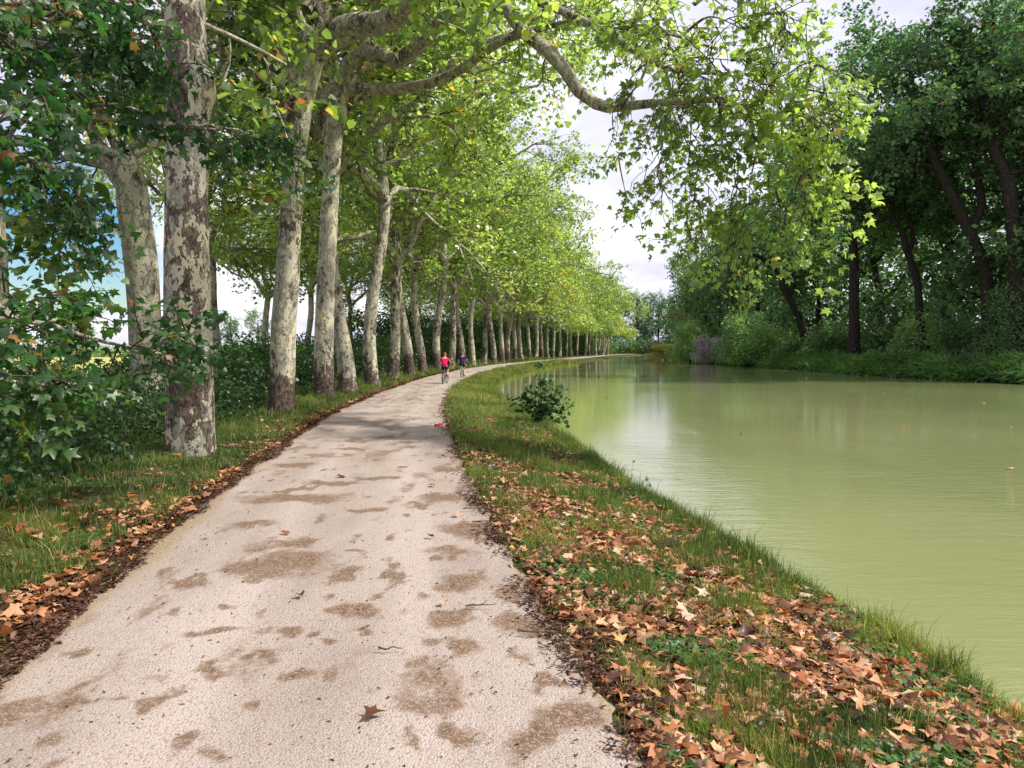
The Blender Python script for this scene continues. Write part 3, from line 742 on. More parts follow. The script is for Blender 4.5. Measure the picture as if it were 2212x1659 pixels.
near_tree('plane_tree', 203, o3, [([(701, 878, d3, .41), (700, 845, d3, .38), (700, 740, d3, .345), (703, 620, d3, .33), (710, 500, d3, .31), (716, 380, d3, .30), (722, 280, d3, .33), (735, 210, d3, .38), (760, 160, d3, .34)], 44, 18, .07),
                                   ([(745, 230, d3 + .2, .25), (775, 180, d3 + .5, .24), (788, 120, d3 + .6, .2), (785, 40, d3 + .8, .16), (780, -40, d3 + 1, .1)], 14, 12, .04)],
          [([(703, 225, 25.2, .26), (735, 165, 25, .27), (775, 116, 24.6, .26), (820, 118, 24.2, .25), (864, 132, 23.8, .25), (905, 95, 23.3, .24), (935, 64, 22.8, .235), (1007, 4, 22, .22), (1050, 2, 21.5, .215), (1096, 21, 21, .21), (1132, 71, 20.3, .20), (1203, 125, 19, .18), (1239, 186, 18.2, .165), (1290, 225, 17.4, .145), (1328, 232, 16.6, .125), (1422, 221, 15, .085), (1551, 216, 13.5, .05)], None),
           ([(760, 190, 25, .22), (843, 193, 24, .19), (935, 178, 23, .17), (1007, 143, 22.2, .15), (1053, 107, 21.6, .13), (1125, 75, 20.8, .10), (1250, 45, 19, .07), (1400, 60, 17, .05), (1530, 100, 14.5, .03)], (6, 1.7, 4, 1.1, 4, .55, .26, .6)),
           ([(1000, 8, 22, .15), (1080, -20, 20.5, .13), (1180, 10, 19, .11), (1290, 60, 17.5, .09), (1370, 110, 16.2, .07), (1450, 150, 15, .05), (1560, 160, 13.8, .03)], (6, 1.6, 4, 1.1, 4, .55, .26, .6))],
          [t3_extra], SPEC_N, (M['bark'], M['bark_limb'], M['leaf_sunlit']),
          'plane tree whose long sinuous limb arches over the path and hangs above the canal', SB2)
# T0: bole outside the frame on the left, its leafy boughs reach in
o0 = np.array([-5.3, 3.2, .1])
LW = (5, .75, 4, .5, 3, .35, .25, .25)
def t0_x(T):
    top = np.array([0, 0, 9.0])
    for a in (1.0, 2.2, 3.4, 4.6):
        d = np.array([math.cos(a) * .75, math.sin(a) * .6, .8]); q, r = T.grow(top, d, 7, 11, .15, -.02, .17, .04)
        T.limbs.append([(q, r, 8)]); T.sub(len(T.limbs) - 1, q, r, 5, 3.4, 4, 1.6, 3, .8, .12, lo=.4)
T0L = [[(-500, 500, 4.2, .09), (-350, 200, 5, .07), (-150, 120, 6, .055), (20, 90, 7, .045), (160, 110, 7.6, .03), (255, 150, 8, .015)],
       [(-500, 560, 4.2, .08), (-300, 350, 5, .06), (-100, 260, 6, .045), (80, 230, 7, .035), (250, 260, 7.8, .025), (420, 270, 8.5, .018), (560, 285, 9, .008)],
       [(-500, 620, 4.2, .07), (-250, 400, 5, .05), (-80, 340, 6, .035), (80, 350, 6.6, .025), (200, 390, 7.2, .015)],
       [(-500, 150, 4.5, .08), (-250, 20, 5.5, .06), (-30, 0, 6.5, .045), (120, 20, 7.2, .03), (225, 60, 7.8, .015)],
       [(-500, 800, 4.5, .06), (-250, 720, 5.2, .045), (-60, 690, 5.9, .035), (100, 700, 6.6, .025), (230, 740, 7.2, .018), (390, 765, 8, .008)],
       [(-500, 850, 4.5, .05), (-250, 800, 5, .035), (-50, 770, 5.6, .025), (100, 790, 6.2, .015)]]
near_tree('plane_tree', 204, o0, [], [], [], SPEC_N, mp_, '', None) if False else None
T = Tree(204)
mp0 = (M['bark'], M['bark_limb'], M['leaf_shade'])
zz = np.linspace(-.4, 9.2, 20); T.trunk.append((np.stack([.1 * np.sin(zz * .5), 0 * zz, zz], 1), flare(zz, np.linspace(.36, .28, 20)), 18, .06))
for pl in T0L:
    p, r = zline(pl, 0, 16); p = p - o0
    st_ = np.array([0, 0, max(.8, min(6.5, p[0][2] - .6))]); lead_ = smooth_path(np.array([st_, (st_ + p[0]) / 2 + [0, 0, .3], p[0]]), 6)
    T.limbs.append([(np.vstack([lead_[:-1], p]), np.concatenate([np.linspace(r[0] * 1.4, r[0], 5), r]), 7)])
    T.sub(len(T.limbs) - 1, p, r, *LW)
t0_x(T)
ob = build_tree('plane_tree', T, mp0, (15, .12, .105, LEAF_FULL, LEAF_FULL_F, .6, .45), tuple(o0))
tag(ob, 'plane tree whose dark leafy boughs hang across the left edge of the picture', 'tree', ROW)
# S1 / S0: pale boles behind the undergrowth on the left
def back_near(seed, dd, trunk, limbs, label, base, heads):
    o_ = P(base[0], base[1], dd); o_[2] = -.3
    def cr_(T):
        for a, px, py, L in heads:
            p = P(px, py, dd) - o_; d = np.array([math.cos(a) * .8, math.sin(a) * .5, .55]); q, r = T.grow(p, d, L, 10, .2, -.02, .12, .03)
            T.limbs.append([(q, r, 7)]); T.sub(len(T.limbs) - 1, q, r, 6, 2.8, 5, 1.6, 4, .75, .12, lo=.3)
    ob_ = near_tree('plane_tree', seed, o_, trunk, limbs, [cr_], (8, .16, .20, LEAF_MID, LEAF_MID_F, .6, .35), (M['bark_pale'], M['bark_limb'], M['leaf_dark'] if False else M['leaf']), label, (5, 2.0, 5, 1.2, 4, .6, .15))
    ob_['group'] = 'plane trees in the back row beyond the hedge'
back_near(211, 18.0, [([(322, 930, 18, .42), (320, 880, 18, .40), (313, 700, 18, .385), (303, 560, 18, .40), (290, 460, 18, .39), (282, 390, 18, .36), (272, 345, 18, .30)], 34, 18, .05)],
          [([(262, 492, 17.8, .10), (180, 500, 17.2, .085), (110, 490, 16.8, .07), (20, 488, 16.2, .055), (-90, 470, 15.5, .03)], (4, 2.0, 5, 1.2, 4, .6, .2)),
           ([(265, 400, 18, .2), (225, 340, 18, .17), (190, 250, 18, .13), (170, 120, 18, .08)], (4, 2.0, 5, 1.2, 4, .6, .2))],
          'pale topped plane tree leaning left behind the undergrowth, with a thin level bough', (322, 905), [(2.2, 275, 350, 7), (.8, 280, 340, 7), (1.5, 276, 330, 7), (3.6, 275, 345, 6)])
back_near(212, 13.5, [([(-28, 1000, 13.5, .42), (-30, 800, 13.5, .40), (-34, 600, 13.5, .385), (-42, 420, 13.5, .36), (-50, 200, 13.5, .32), (-55, 0, 13.5, .25)], 34, 18, .05)],
          [], 'pale plane tree cut by the left edge of the picture', (-28, 960), [(2.2, -50, 150, 6), (.8, -50, 60, 6), (4.2, -50, 20, 6)])
# ------------------------------------------------------------------ leaf masses: hedges, shrubs, ferns
def lump_points(rg, lumps, n, shell=.6):
    """lumps (k,6): centre + radii; points biased to the outer shell"""
    lumps = np.asarray(lumps, float); a = lumps[:, 3] * lumps[:, 4] + lumps[:, 3] * lumps[:, 5]; pr = a / a.sum()
    i = rg.choice(len(lumps), n, p=pr); u = rg.normal(0, 1, (n, 3)); u /= np.linalg.norm(u, axis=1)[:, None]
    r = shell + (1 - shell) * rg.random(n)**.6; r = np.where(rg.random(n) < .3, rg.random(n), r) + rg.normal(0, .07, n)
    return lumps[i, :3] + u * r[:, None] * lumps[i, 3:], u
def leaf_mass(name, rg, lumps, n, size, tm, F, mat_, parent=None, flat=.5, droop=.3, zmin=None, tadd=0.0):
    p, u = lump_points(rg, lumps, n)
    if zmin is not None: p = p[p[:, 2] > zmin]; 
    u = rg.normal(0, 1, p.shape)
    tone = np.clip(.6 * rg.random(len(p)) + .8 * (fbm(p[:, 0] * .7 + p[:, 2] * .5, p[:, 1] * .7, 3, 13) - .5) + .2 + tadd, 0, .97); tone[rg.random(len(p)) < .008] = 1
    V, FF, tn = leaves(rg, p, size, tm, F, flat, droop, u, tone)
    return link(name, np_mesh(name, V, FF, tn), parent, [mat_])
rg = np.random.default_rng(77)
# low brambles and ivy behind the first bole
L = []
for y in np.arange(3, 23, .55):
    for o in np.arange(2.5, 10, .85):
        x = float(XL(y)) - o + rg.uniform(-.4, .4); h = .6 + .45 * rg.random() + (.3 if o > 4 else 0); yy = y + rg.uniform(-.3, .3)
        if abs(x - o1[0]) < .9 and abs(yy - o1[1]) < .9: continue
        L.append((x, yy, h * .35 - .15, .75, .6, h))
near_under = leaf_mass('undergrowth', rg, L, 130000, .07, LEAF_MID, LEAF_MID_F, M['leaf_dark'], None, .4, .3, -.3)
tag(near_under, 'dark brambles and ivy growing under the trees left of the path', 'undergrowth', None, 'stuff')
# hedge from the second bole on
def hedge(y0, y1, dy, n, size, tm, F, hf, lab, mat_, off=(3.4, 6.5)):
    L = []
    for y in np.arange(y0, y1, dy):
        for k in range(3):
            x = float(XL(y)) - rg.uniform(*off); h = hf(y) * rg.uniform(.75, 1.1); L.append((x, y + rg.uniform(-1, 1), h * .42 - .3, dy * .55 + .8, dy * .6 + .6, h * .6))
    return tag(leaf_mass('hedge', rg, L, n, size, tm, F, mat_, None, .45, .3, -.5), lab, 'hedge')
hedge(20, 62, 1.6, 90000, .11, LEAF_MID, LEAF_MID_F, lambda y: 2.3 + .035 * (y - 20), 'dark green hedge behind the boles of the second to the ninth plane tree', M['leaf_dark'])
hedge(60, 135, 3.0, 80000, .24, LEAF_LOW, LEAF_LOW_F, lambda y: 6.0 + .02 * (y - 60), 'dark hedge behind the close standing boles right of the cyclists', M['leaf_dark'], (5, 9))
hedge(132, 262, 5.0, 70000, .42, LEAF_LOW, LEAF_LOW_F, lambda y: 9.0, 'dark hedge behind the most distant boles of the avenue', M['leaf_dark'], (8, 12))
# field hedge on the horizon
L = [(x, 190 + rg.uniform(-6, 6) - x * .12, 1.2, 6, 3, rg.uniform(1.6, 3.0)) for x in np.arange(-190, -25, 5)]
tag(leaf_mass('hedge', rg, L, 16000, .6, LEAF_LOW, LEAF_LOW_F, M['wood_leaf'], None, .4, .3, -.5), 'low hedge far across the pale field on the left', 'hedge')

def shrub(name, x, y, z, wd, h, mat_, label, n=9000, size=.16, tm=LEAF_LOW, F=LEAF_LOW_F, group='shrubs along the far bank', seed=1, cat='shrub', stems=True):
    g_ = np.random.default_rng(seed); root = empty(name, (x, y, z))
    L = [(g_.uniform(-.5, .5) * wd * .62, g_.uniform(-.5, .5) * wd * .55, h * g_.uniform(.22, .78), wd * g_.uniform(.17, .30), wd * g_.uniform(.17, .30), h * g_.uniform(.16, .26)) for _ in range(15)]
    L += [(wd * .38 * math.cos(a), wd * .34 * math.sin(a), h * .2, wd * .22, wd * .22, h * .22) for a in np.arange(0, 6.28, 1.0)]
    leaf_mass('foliage', g_, L, n, size, tm, F, mat_, root, .45, .25, 0)
    st = []
    for k in range(7):
        a = g_.uniform(0, 6.28); e_ = np.array([math.cos(a) * wd * .3, math.sin(a) * wd * .3, h * g_.uniform(.5, .85)])
        s_ = smooth_path(np.array([[0, 0, -.3], e_ * .45 + [0, 0, h * .1], e_]), 7); st.append(tube(s_, np.linspace(.05, .015, 7) * h * .25, 5))
    link('stems', tubes_mesh('stems', st), root, [M['bark_wood']])
    return tag(root, label, cat, group)

def at(px, d): return (px - 1106) / 1500 * d
SH = [
 (1540, 109, 6.0, 4.6, 'gray_leaf', 'leafless looking grey mauve bush at the water edge of the far bank', 12000),
 (1490, 122, 7.5, 7.5, 'shrub_leaf', 'fresh green bush left of the grey mauve one on the far bank', 12000),
 (1437, 150, 8.0, 3.4, 'yellow_leaf', 'low yellowish bush at the water, far down the bank', 8000),
 (1603, 101, 8.0, 8.5, 'shrub_leaf', 'tall pale green bush right of the grey mauve one', 16000),
 (1655, 93, 7.0, 7.5, 'shrub_leaf', 'rounded green bush left of the leaning dark trunk', 14000),
 (1625, 94, 6.0, 3.0, 'fern_leaf', 'low spreading bush hanging over the water in front of the rounded green one', 9000),
 (1705, 84, 5.5, 4.6, 'wood_leaf', 'dark bush at the foot of the leaning dark trunk', 10000),
 (1790, 79, 6.5, 5.5, 'wood_leaf', 'dark bush between the leaning trunk and the thick upright one', 12000),
 (1895, 70, 6.5, 5.0, 'wood_leaf', 'dark bush just right of the thick upright trunk', 12000),
 (1985, 63, 5.5, 5.6, 'shrub_leaf', 'yellow green bush in front of the twisted slim trunk', 12000),
 (2065, 58, 5.0, 5.4, 'wood_leaf', 'dark bush with a few yellow leaves near the right edge of the wood', 12000),
 (2185, 52, 6.5, 8.5, 'wood_leaf', 'tall dark bush filling the right edge of the far bank', 16000),
 (1462, 140, 7.0, 9.0, 'wood_leaf', 'dark round bush above the low yellowish one', 9000),
]
for i, (px, d, wd, h, m_, lab, n) in enumerate(SH):
    x = max(at(px, d), float(XB(d)) - .6); shrub('shrub', at(px, d) if m_ != 'wood_leaf' else x + .8, d, -.2, wd, h, M[m_], lab, n, .10 + .0011 * d, seed=300 + i)

# understorey of the wood, toned darker to put under-canopy shade into its colour
L = []
for y in np.arange(40, 250, 4.0):
    for o in (9, 14, 19):
        L.append((float(XB(y)) + o + rg.uniform(-2, 2), y + rg.uniform(-2, 2), 1.5, 3.2, 3.2, rg.uniform(2.0, 4.6)))
us = leaf_mass('understorey', rg, L, 80000, .42, LEAF_LOW, LEAF_LOW_F, M['wood_leaf'], None, .4, .3, 0, -.15)
tag(us, 'dark saplings and brush deep between the trunks of the far wood', 'undergrowth', None, 'stuff')
# fern and sedge fringe on the far waterline
n = 60000; y = rg.uniform(42, 100, n); y[:9000] = rg.uniform(100, 260, 9000); o = rg.gamma(2.0, .8, n) - .45
x = XB(y) + o; bumpf = .4 + 1.1 * fbm(y * .33, o * .5, 3, 55)
z = -.35 + .3 * np.clip(o, 0, 1.4) + rg.random(n) * 1.25 * bumpf * np.clip(.5 + o * .4, .3, 1)
FR = np.array([(0, 0, 0), (.09, .35, .05), (0, 1, -.22), (-.09, .35, .05)])
pos = np.stack([x, y, z], 1); dr = rg.normal(0, 1, (n, 3)); dr[:, 2] += .7; dr[:, 0] -= .7
V, FF, tn = leaves(rg, pos, .62, FR, LEAF_LOW_F, .3, .25, dr, np.clip(.25 + .5 * rg.random(n) + .7 * (fbm(y * .6, o, 2, 4) - .5), 0, 1))
tag(link('ferns', np_mesh('ferns', V, FF, tn), None, [M['fern_leaf']]), 'bright green ferns and sedges fringing the far waterline', 'ferns', None, 'stuff')

# ------------------------------------------------------------------ far-bank trees
def wood_tree(seed, spec, trunks, H, r0, spread_, nl, mats, loc, name='broadleaf_tree', lo_limb=.35, sub=(7, 4.2, 5, 2.1, 4, .9, .05), clear=5.0):
    """trunks: list of local control rows (x,y,z,r)"""
    T = Tree(seed); rg_ = T.rg
    for tr in trunks:
        s_ = smooth_path(np.array(tr, float), 26); T.trunk.append((s_[:, :3], s_[:, 3], 10, .12))
        pts = s_[:, :3]; rad = s_[:, 3]
        for k in range(nl):
            t_ = lo_limb + (1 - lo_limb) * (k + .5) / nl; i = min(int(t_ * 25), 24)
            a = k * 2.4 + rg_.uniform(-.4, .4); el = rg_.uniform(.1, .7)
            q, rr = T.grow(pts[i], (math.cos(a) * math.cos(el), math.sin(a) * math.cos(el), math.sin(el)), spread_ * rg_.uniform(.7, 1.15) * (1.15 - .45 * t_), 10, .2, .02, min(rad[i] * .6, .16), .04)
            T.limbs.append([(q, rr, 6)]); T.sub(len(T.limbs) - 1, q, rr, *sub, lo=.2)
    return build_tree(name, T, mats, spec, loc)
SPEC_W = (14, .26, .33, LEAF_LOW, LEAF_LOW_F, .5, .25)
wm = (M['bark_wood'], M['bark_wood'], M['wood_leaf'])
WG = 'trees of the wood on the far bank'
def rel(pl, d, z0=-.2):
    b0 = P(pl[0][0], pl[0][1], d); b0[2] = z0
    out_ = []
    for (a, c_, r) in pl:
        q = P(a, c_, d) - b0; out_.append((q[0], q[1], max(q[2], -.3), r))
    return b0, out_
# leaning trunk at the water
b0, tr = rel([(1752, 775, .62), (1741, 745, .52), (1728, 690, .44), (1708, 650, .40), (1692, 620, .38), (1686, 596, .30), (1655, 562, .24), (1615, 545, .17), (1585, 520, .09)], 84)
_, tr2 = rel([(1752, 775, .3), (1706, 640, .30), (1722, 575, .24), (1730, 500, .18), (1716, 430, .12), (1720, 360, .07)], 84)
tag(wood_tree(401, SPEC_W, [tr, tr2[1:]], 20, .6, 6, 4, wm, tuple(b0), lo_limb=.6, sub=(5, 3.4, 5, 1.9, 4, .9, .05)), 'dark trunk leaning out over the water from the far bank, forked low', 'tree', WG)
b0, tr = rel([(1846, 775, .62), (1845, 700, .52), (1845, 561, .44), (1838, 480, .36), (1826, 380, .26), (1835, 260, .16), (1830, 170, .08)], 70)
tag(wood_tree(402, SPEC_W, [tr], 24, .6, 7.5, 7, wm, tuple(b0)), 'thick upright dark trunk in the middle of the far bank', 'tree', WG)
b0, tr = rel([(1990, 770, .40), (1986, 667, .33), (1980, 605, .30), (1960, 545, .28), (1948, 500, .24), (1925, 460, .18), (1935, 380, .12), (1900, 300, .06)], 62)
_, tr2 = rel([(1990, 770, .3), (1962, 548, .22), (1972, 520, .2), (1967, 480, .18), (1950, 440, .14), (1960, 380, .08)], 62)
tag(wood_tree(403, SPEC_W, [tr, tr2[1:]], 20, .4, 5, 5, wm, tuple(b0), lo_limb=.55, sub=(5, 3.4, 5, 1.9, 4, .9, .05)), 'slim twisted dark trunk that forks like a Y on the far bank', 'tree', WG)
b0, tr = rel([(2140, 790, .60), (2134, 640, .48), (2123, 572, .42), (2095, 500, .40), (2060, 430, .36), (2022, 350, .30), (2000, 290, .22), (1975, 200, .14), (1960, 90, .07)], 55)
_, tr2 = rel([(2140, 790, .4), (2118, 555, .38), (2098, 500, .34), (2120, 440, .30), (2104, 330, .22), (2120, 200, .15), (2125, 60, .08)], 55)
tag(wood_tree(404, SPEC_W, [tr, tr2[1:]], 26, .6, 8, 7, wm, tuple(b0), lo_limb=.5), 'big dark trunk slanting up to the left near the right edge of the far bank', 'tree', WG)
b0, tr = rel([(2200, 800, .60), (2196, 640, .50), (2190, 500, .46), (2176, 400, .42), (2150, 330, .34), (2128, 240, .24), (2150, 130, .16), (2140, -20, .08)], 52)
tag(wood_tree(405, SPEC_W, [tr], 26, .6, 8, 8, wm, tuple(b0), lo_limb=.45), 'dark trunk with a bend, rightmost on the far bank', 'tree', WG)
# copied wood trees
WV = {}
def wvar(key, seed, H, rgx, nl):
    g_ = np.random.default_rng(seed); lx, ly = g_.uniform(-1.2, 1.2, 2)
    tr = [(0, 0, -.4, .5), (0, 0, 1, .42), (lx * .3, ly * .3, H * .35, .34), (lx * .8 + g_.uniform(-.5, .5), ly, H * .65, .22), (lx, ly * 1.3, H * .95, .08)]
    WV[key] = wood_tree(seed, (13, .32, .42, LEAF_LOW, LEAF_LOW_F, .5, .25), [tr], H, .5, rgx, nl, wm, (0, 0, 0), lo_limb=.25, sub=(6, 4.0, 4, 2.2, 3, 1.0, .03))
wvar('p', 411, 23, 7.0, 11); wvar('q', 412, 25, 6.2, 12); wvar('r', 413, 20, 7.5, 10)
wused = set()
def wplace(key, x, y, rz, sc, label):
    if key in wused: o = copy_tree(WV[key], (x, y, -.1), rz, sc)
    else:
        wused.add(key); o = WV[key]; o.location = (x, y, -.1); o.rotation_euler = (0, 0, rz); o.scale = (sc,) * 3
    return tag(o, label, 'tree', WG)
rw = random.Random(9)
front = [(1484, 168, 'q', 1.0, 'tall tree at the left end of the wood, beside the strip of open sky'), (1530, 140, 'p', 1.0, 'broad dark tree rising behind the low yellowish bush'),
         (1556, 125, 'r', 1.05, 'broad tree rising behind the grey mauve bush'), (1578, 112, 'q', 1.0, 'tall tree behind the tall pale green bush'), (1640, 103, 'p', 1.0, 'tree behind the rounded green bush and the lime leaves'),
         (1770, 88, 'q', 1.05, 'tall tree between the leaning trunk and the thick upright one'), (1905, 76, 'r', 1.1, 'tree behind the thick upright trunk, on its right'), (2040, 66, 'q', 1.1, 'tall tree in the gap right of the twisted slim trunk'),
         (2260, 56, 'p', 1.15, 'tree whose crown enters at the right edge of the picture'), (2420, 52, 'q', 1.15, 'tree just beyond the right edge, its boughs entering the picture')]
for px, d, k, sc, lab in front: wplace(k, at(px, d), d, rw.uniform(0, 6.28), sc, lab)
BACK = 'dark green tree standing behind the first trunks of the wood on the far bank'
for px, d in [(1545, 165), (1590, 145), (1620, 130), (1720, 115), (1800, 105), (1990, 96), (2200, 80), (2330, 70)]:
    wplace(rw.choice('pqr'), at(px, d), d, rw.uniform(0, 6.28), rw.uniform(1.0, 1.15), BACK)
END = 'dark tree of the far wood where the canal bends out of sight'
for x, y in [(34, 292), (44, 300), (53, 296), (61, 290), (69, 282), (75, 262), (66, 245), (62, 228), (56, 208), (52, 190), (47, 315), (60, 318), (71, 300), (80, 292), (38, 306)]:
    wplace(rw.choice('pqr'), x, y, rw.uniform(0, 6.28), rw.uniform(.95, 1.15), END)
L = [(x, 285 + rg.uniform(-4, 4), 2.0, 4.5, 3, rg.uniform(3, 5.5)) for x in np.arange(24, 74, 3.0)] + [(58 - (y - 200) * -.2 + rg.uniform(-1, 1), y, 2, 3, 4, 4) for y in np.arange(185, 262, 6)]
tag(leaf_mass('far_brush', rg, L, 24000, .55, LEAF_LOW, LEAF_LOW_F, M['wood_leaf'], None, .4, .3, -.4), 'brush closing the view where the canal bends', 'undergrowth', None, 'stuff')
# lone pale trees across the field
for px, d, sc, lab in [(172, 210, .62, 'lone hazy tree far across the field at the left'), (505, 170, .5, 'round field tree seen between the first and second boles'), (560, 230, .7, 'farthest field tree seen just left of the second bole')]:
    tag(wplace('r', at(px, d), d, rw.uniform(0, 6), sc, lab), lab, 'tree', 'trees across the field')

# ------------------------------------------------------------------ grass
def blades(rg, x, y, z, h, wd, tone, lean=.5):
    n = len(x); a = rg.uniform(0, 6.283, n); b_ = rg.uniform(0, 6.283, n); ln = lean * rg.random(n) * h * 1.6
    bx, by = np.cos(a) * wd, np.sin(a) * wd; lx, ly = np.cos(b_) * ln, np.sin(b_) * ln
    V = np.stack([np.stack([x - bx, y - by, z - .01], 1), np.stack([x + bx, y + by, z - .01], 1),
                  np.stack([x + bx * .7 + lx * .35, y + by * .7 + ly * .35, z + h * .6], 1), np.stack([x - bx * .7 + lx * .35, y - by * .7 + ly * .35, z + h * .6], 1),
                  np.stack([x + lx, y + ly, z + h], 1)], 1).reshape(-1, 3)
    o = np.arange(n)[:, None] * 5
    return V, np.array([[0, 1, 2, 3]]) + o, np.array([[3, 2, 4]]) + o, np.repeat(tone, 5)
def logy(rg, n, a, b_, p=1.0):
    return np.exp(rg.uniform(math.log(a), math.log(b_), n))
def grass(name, x, y, z, h, wd, tone, label, lean=.5):
    V, F4, F3, tn = blades(rg, x, y, z, h, wd, tone, lean)
    return tag(link(name, np_mesh(name, V, [F4, F3], tn), None, [M['grass']]), label, 'grass', None, 'stuff')
# canal verge
n = 330000; y = logy(rg, n, 2.2, 120); t_ = rg.random(n)**.9; x = XR(y) + .05 * rg.normal(0, 1, n) + .03 + (XW(y) - XR(y)) * t_
near = np.clip((15 - y) / 12, 0, 1)
cl = fbm(x * 2.2, y * 2.0, 4, 61); keep = rg.random(n) < np.clip((cl - .30 - .14 * near - .05 * (t_ < .06)) * 9 + .25 * (t_ > .86), .10, 1)
x, y, t_, cl = x[keep], y[keep], t_[keep], cl[keep]; z = zbank(x, y)
h = rg.gamma(5, .0105, len(x)) * (1 + .8 * (t_ > .88) + .6 * (cl > .6)) * (1 + y / 60); wd = .0028 * (.6 + y / 9)
tone = np.clip(.26 + .42 * rg.random(len(x)) + .9 * (fbm(x * 1.3, y * .9, 3, 71) - .5) + .22 * np.clip((y - 14) / 10, 0, 1), 0, .88); tone = np.where(rg.random(len(x)) < .07, rg.uniform(.9, 1, len(x)), tone)  # tone rises with distance: the brightly lit far strip is painted into the blades
grass('grass', x, y, z, h, wd, tone, 'short green grass on the verge between path and canal')
# long blades hanging over the water edge
n = 26000; y = logy(rg, n, 3, 110); x = XW(y) - .22 + rg.uniform(-.22, .12, n); z = np.maximum(zbank(x, y), WZ - .05)
cl = fbm(x * .4, y * 1.8, 3, 91); kp = rg.random(n) < np.clip((cl - .46) * 5, .04, .8); x, y, z = x[kp], y[kp], z[kp]; x = x + .25 * (fbm(y * 2.2, y * 0, 3, 92) - .5)
grass('edge_grass', x, y, z, (rg.uniform(.05, .13, len(x)) + .10 * (fbm(x * 3, y * 3, 2, 93) > .6)) * (1 + y / 90), .003 * (.6 + y / 12), np.clip(rg.normal(.35, .2, len(x)), 0, .95), 'longer grass leaning over the water edge of the near bank', .8)
# left verge
n = 300000; y = logy(rg, n, 2.6, 130); o = rg.random(n)**.85 * (3.4 + y * .01); x = XL(y) - .10 - o
cl = fbm(x * 2.0, y * 1.8, 4, 62); nr = np.clip((9 - y) / 6, 0, 1)
keep = (rg.random(n) < np.clip((cl - .34 - .08 * nr) * 8, .04, 1) * np.clip(o * 4, .1, 1))
x, y, o, cl = x[keep], y[keep], o[keep], cl[keep]; z = zleft(x, y)
h = rg.gamma(5, .012, len(x)) * (1 + y / 60) * (1 + .7 * (cl > .6)); tone = np.clip(.30 + .35 * rg.random(len(x)) + .9 * (fbm(x * 1.3, y * .9, 3, 72) - .5), 0, .88); tone = np.where(rg.random(len(x)) < .08, rg.uniform(.9, 1, len(x)), tone)
grass('grass', x, y, z, h, .0028 * (.6 + y / 9), tone, 'grass on the shaded verge between path and plane trees')
# clover-like weeds
n = 42000; y = logy(rg, n, 2.4, 26); x = XR(y) + .1 + (XW(y) - XR(y)) * rg.random(n); c2 = fbm(x * 1.6, y * 1.6, 3, 81); kp = c2 > .56
xl = XL(y) - .3 - rg.random(n) * 2.8; c3 = fbm(xl * 1.6, y * 1.6, 3, 82); kl = c3 > .58
xx = np.concatenate([x[kp], xl[kl]]); yy = np.concatenate([y[kp], y[kl]]); zz_ = np.concatenate([zbank(x[kp], y[kp]), zleft(xl[kl], y[kl])]) + rg.uniform(.02, .07, kp.sum() + kl.sum())
V, FF, tn = leaves(rg, np.stack([xx, yy, zz_], 1), .034, LEAF_ROUND, LEAF_ROUND_F, .75, .1, None, np.clip(rg.normal(.45, .22, len(xx)), 0, .9))
tag(link('weeds', np_mesh('weeds', V, FF, tn), None, [M['fern_leaf']]), 'small round leaved weeds spreading through the verge grass', 'weeds', None, 'stuff')

# ------------------------------------------------------------------ fallen leaves and edge debris
CURL = LEAF_FULL.copy(); CURL[:, 2] = .35 * CURL[:, 0]**2 + .08 * np.sin(CURL[:, 1] * 5)
FOLD = LEAF_FULL.copy(); FOLD[:, 2] = .40 * np.abs(FOLD[:, 0]) + .1 * FOLD[:, 1]**2; FOLD[:, 0] *= .7
ROLL = LEAF_FULL.copy(); ROLL[:, 2] = .26 * np.sin(ROLL[:, 1] * 2.6) + .12 * ROLL[:, 0]; ROLL[:, 1] *= .8
def dryleaves(name, x, y, z, size, label, flat=.86):
    tone = np.clip(rg.beta(1.5, 1.5, len(x)), 0, 1)
    Vs, Fs, Ts, o = [], [], [], 0; pk = rg.random(len(x)); q = np.stack([x, y, z], 1)
    for tm, sel, fl in ((CURL, pk < .5, flat), (FOLD, (pk >= .5) & (pk < .75), .74), (ROLL, pk >= .75, .76)):
        V, FF, tn = leaves(rg, q[sel], size * rg.uniform(.5, 1.3, sel.sum()), tm, LEAF_FULL_F, fl, -.02, None, tone[sel], 1.8, .075)
        Vs.append(V); Fs.append(FF + o); Ts.append(tn); o += len(V)
    return tag(link(name, np_mesh(name, np.concatenate(Vs), np.concatenate(Fs), np.concatenate(Ts)), None, [M['dry_leaf']]), label, 'leaf litter', None, 'stuff')
n = 34000; y = logy(rg, n, 2.3, 45); t_ = rg.random(n); x = XR(y) + .05 + (XW(y) - XR(y) - .1) * t_
cl = fbm(x * 1.5, y * 1.4, 3, 63); dens = 1.1 * np.clip(1.3 - y / 21, .10, 1) * np.clip((.66 - cl) * 5, .10, 1) * np.where(t_ < .22, 1.5, np.where(t_ > .85, .35, 1))
kp = rg.random(n) < dens; x, y = x[kp], y[kp]
dryleaves('leaf_litter', x, y, zbank(x, y) + rg.uniform(.005, .05, len(x)), .080, 'orange and brown plane leaves carpeting the verge by the canal')
n = 9000; y = logy(rg, n, 2.6, 40); o = np.where(rg.random(n) < .35, rg.gamma(2.0, .16, n), rg.gamma(1.3, .6, n)); x = XL(y) - .02 - o; cl = fbm(x * 1.5, y * 1.4, 3, 64)
kp = (rg.random(n) < np.clip((.68 - cl) * 2.6, .05, .7)) & (o < 3.3); x, y = x[kp], y[kp]
dryleaves('leaf_litter', x, y, zleft(x, y) + rg.uniform(.005, .05, len(x)), .082, 'dry plane leaves scattered on the verge left of the path')
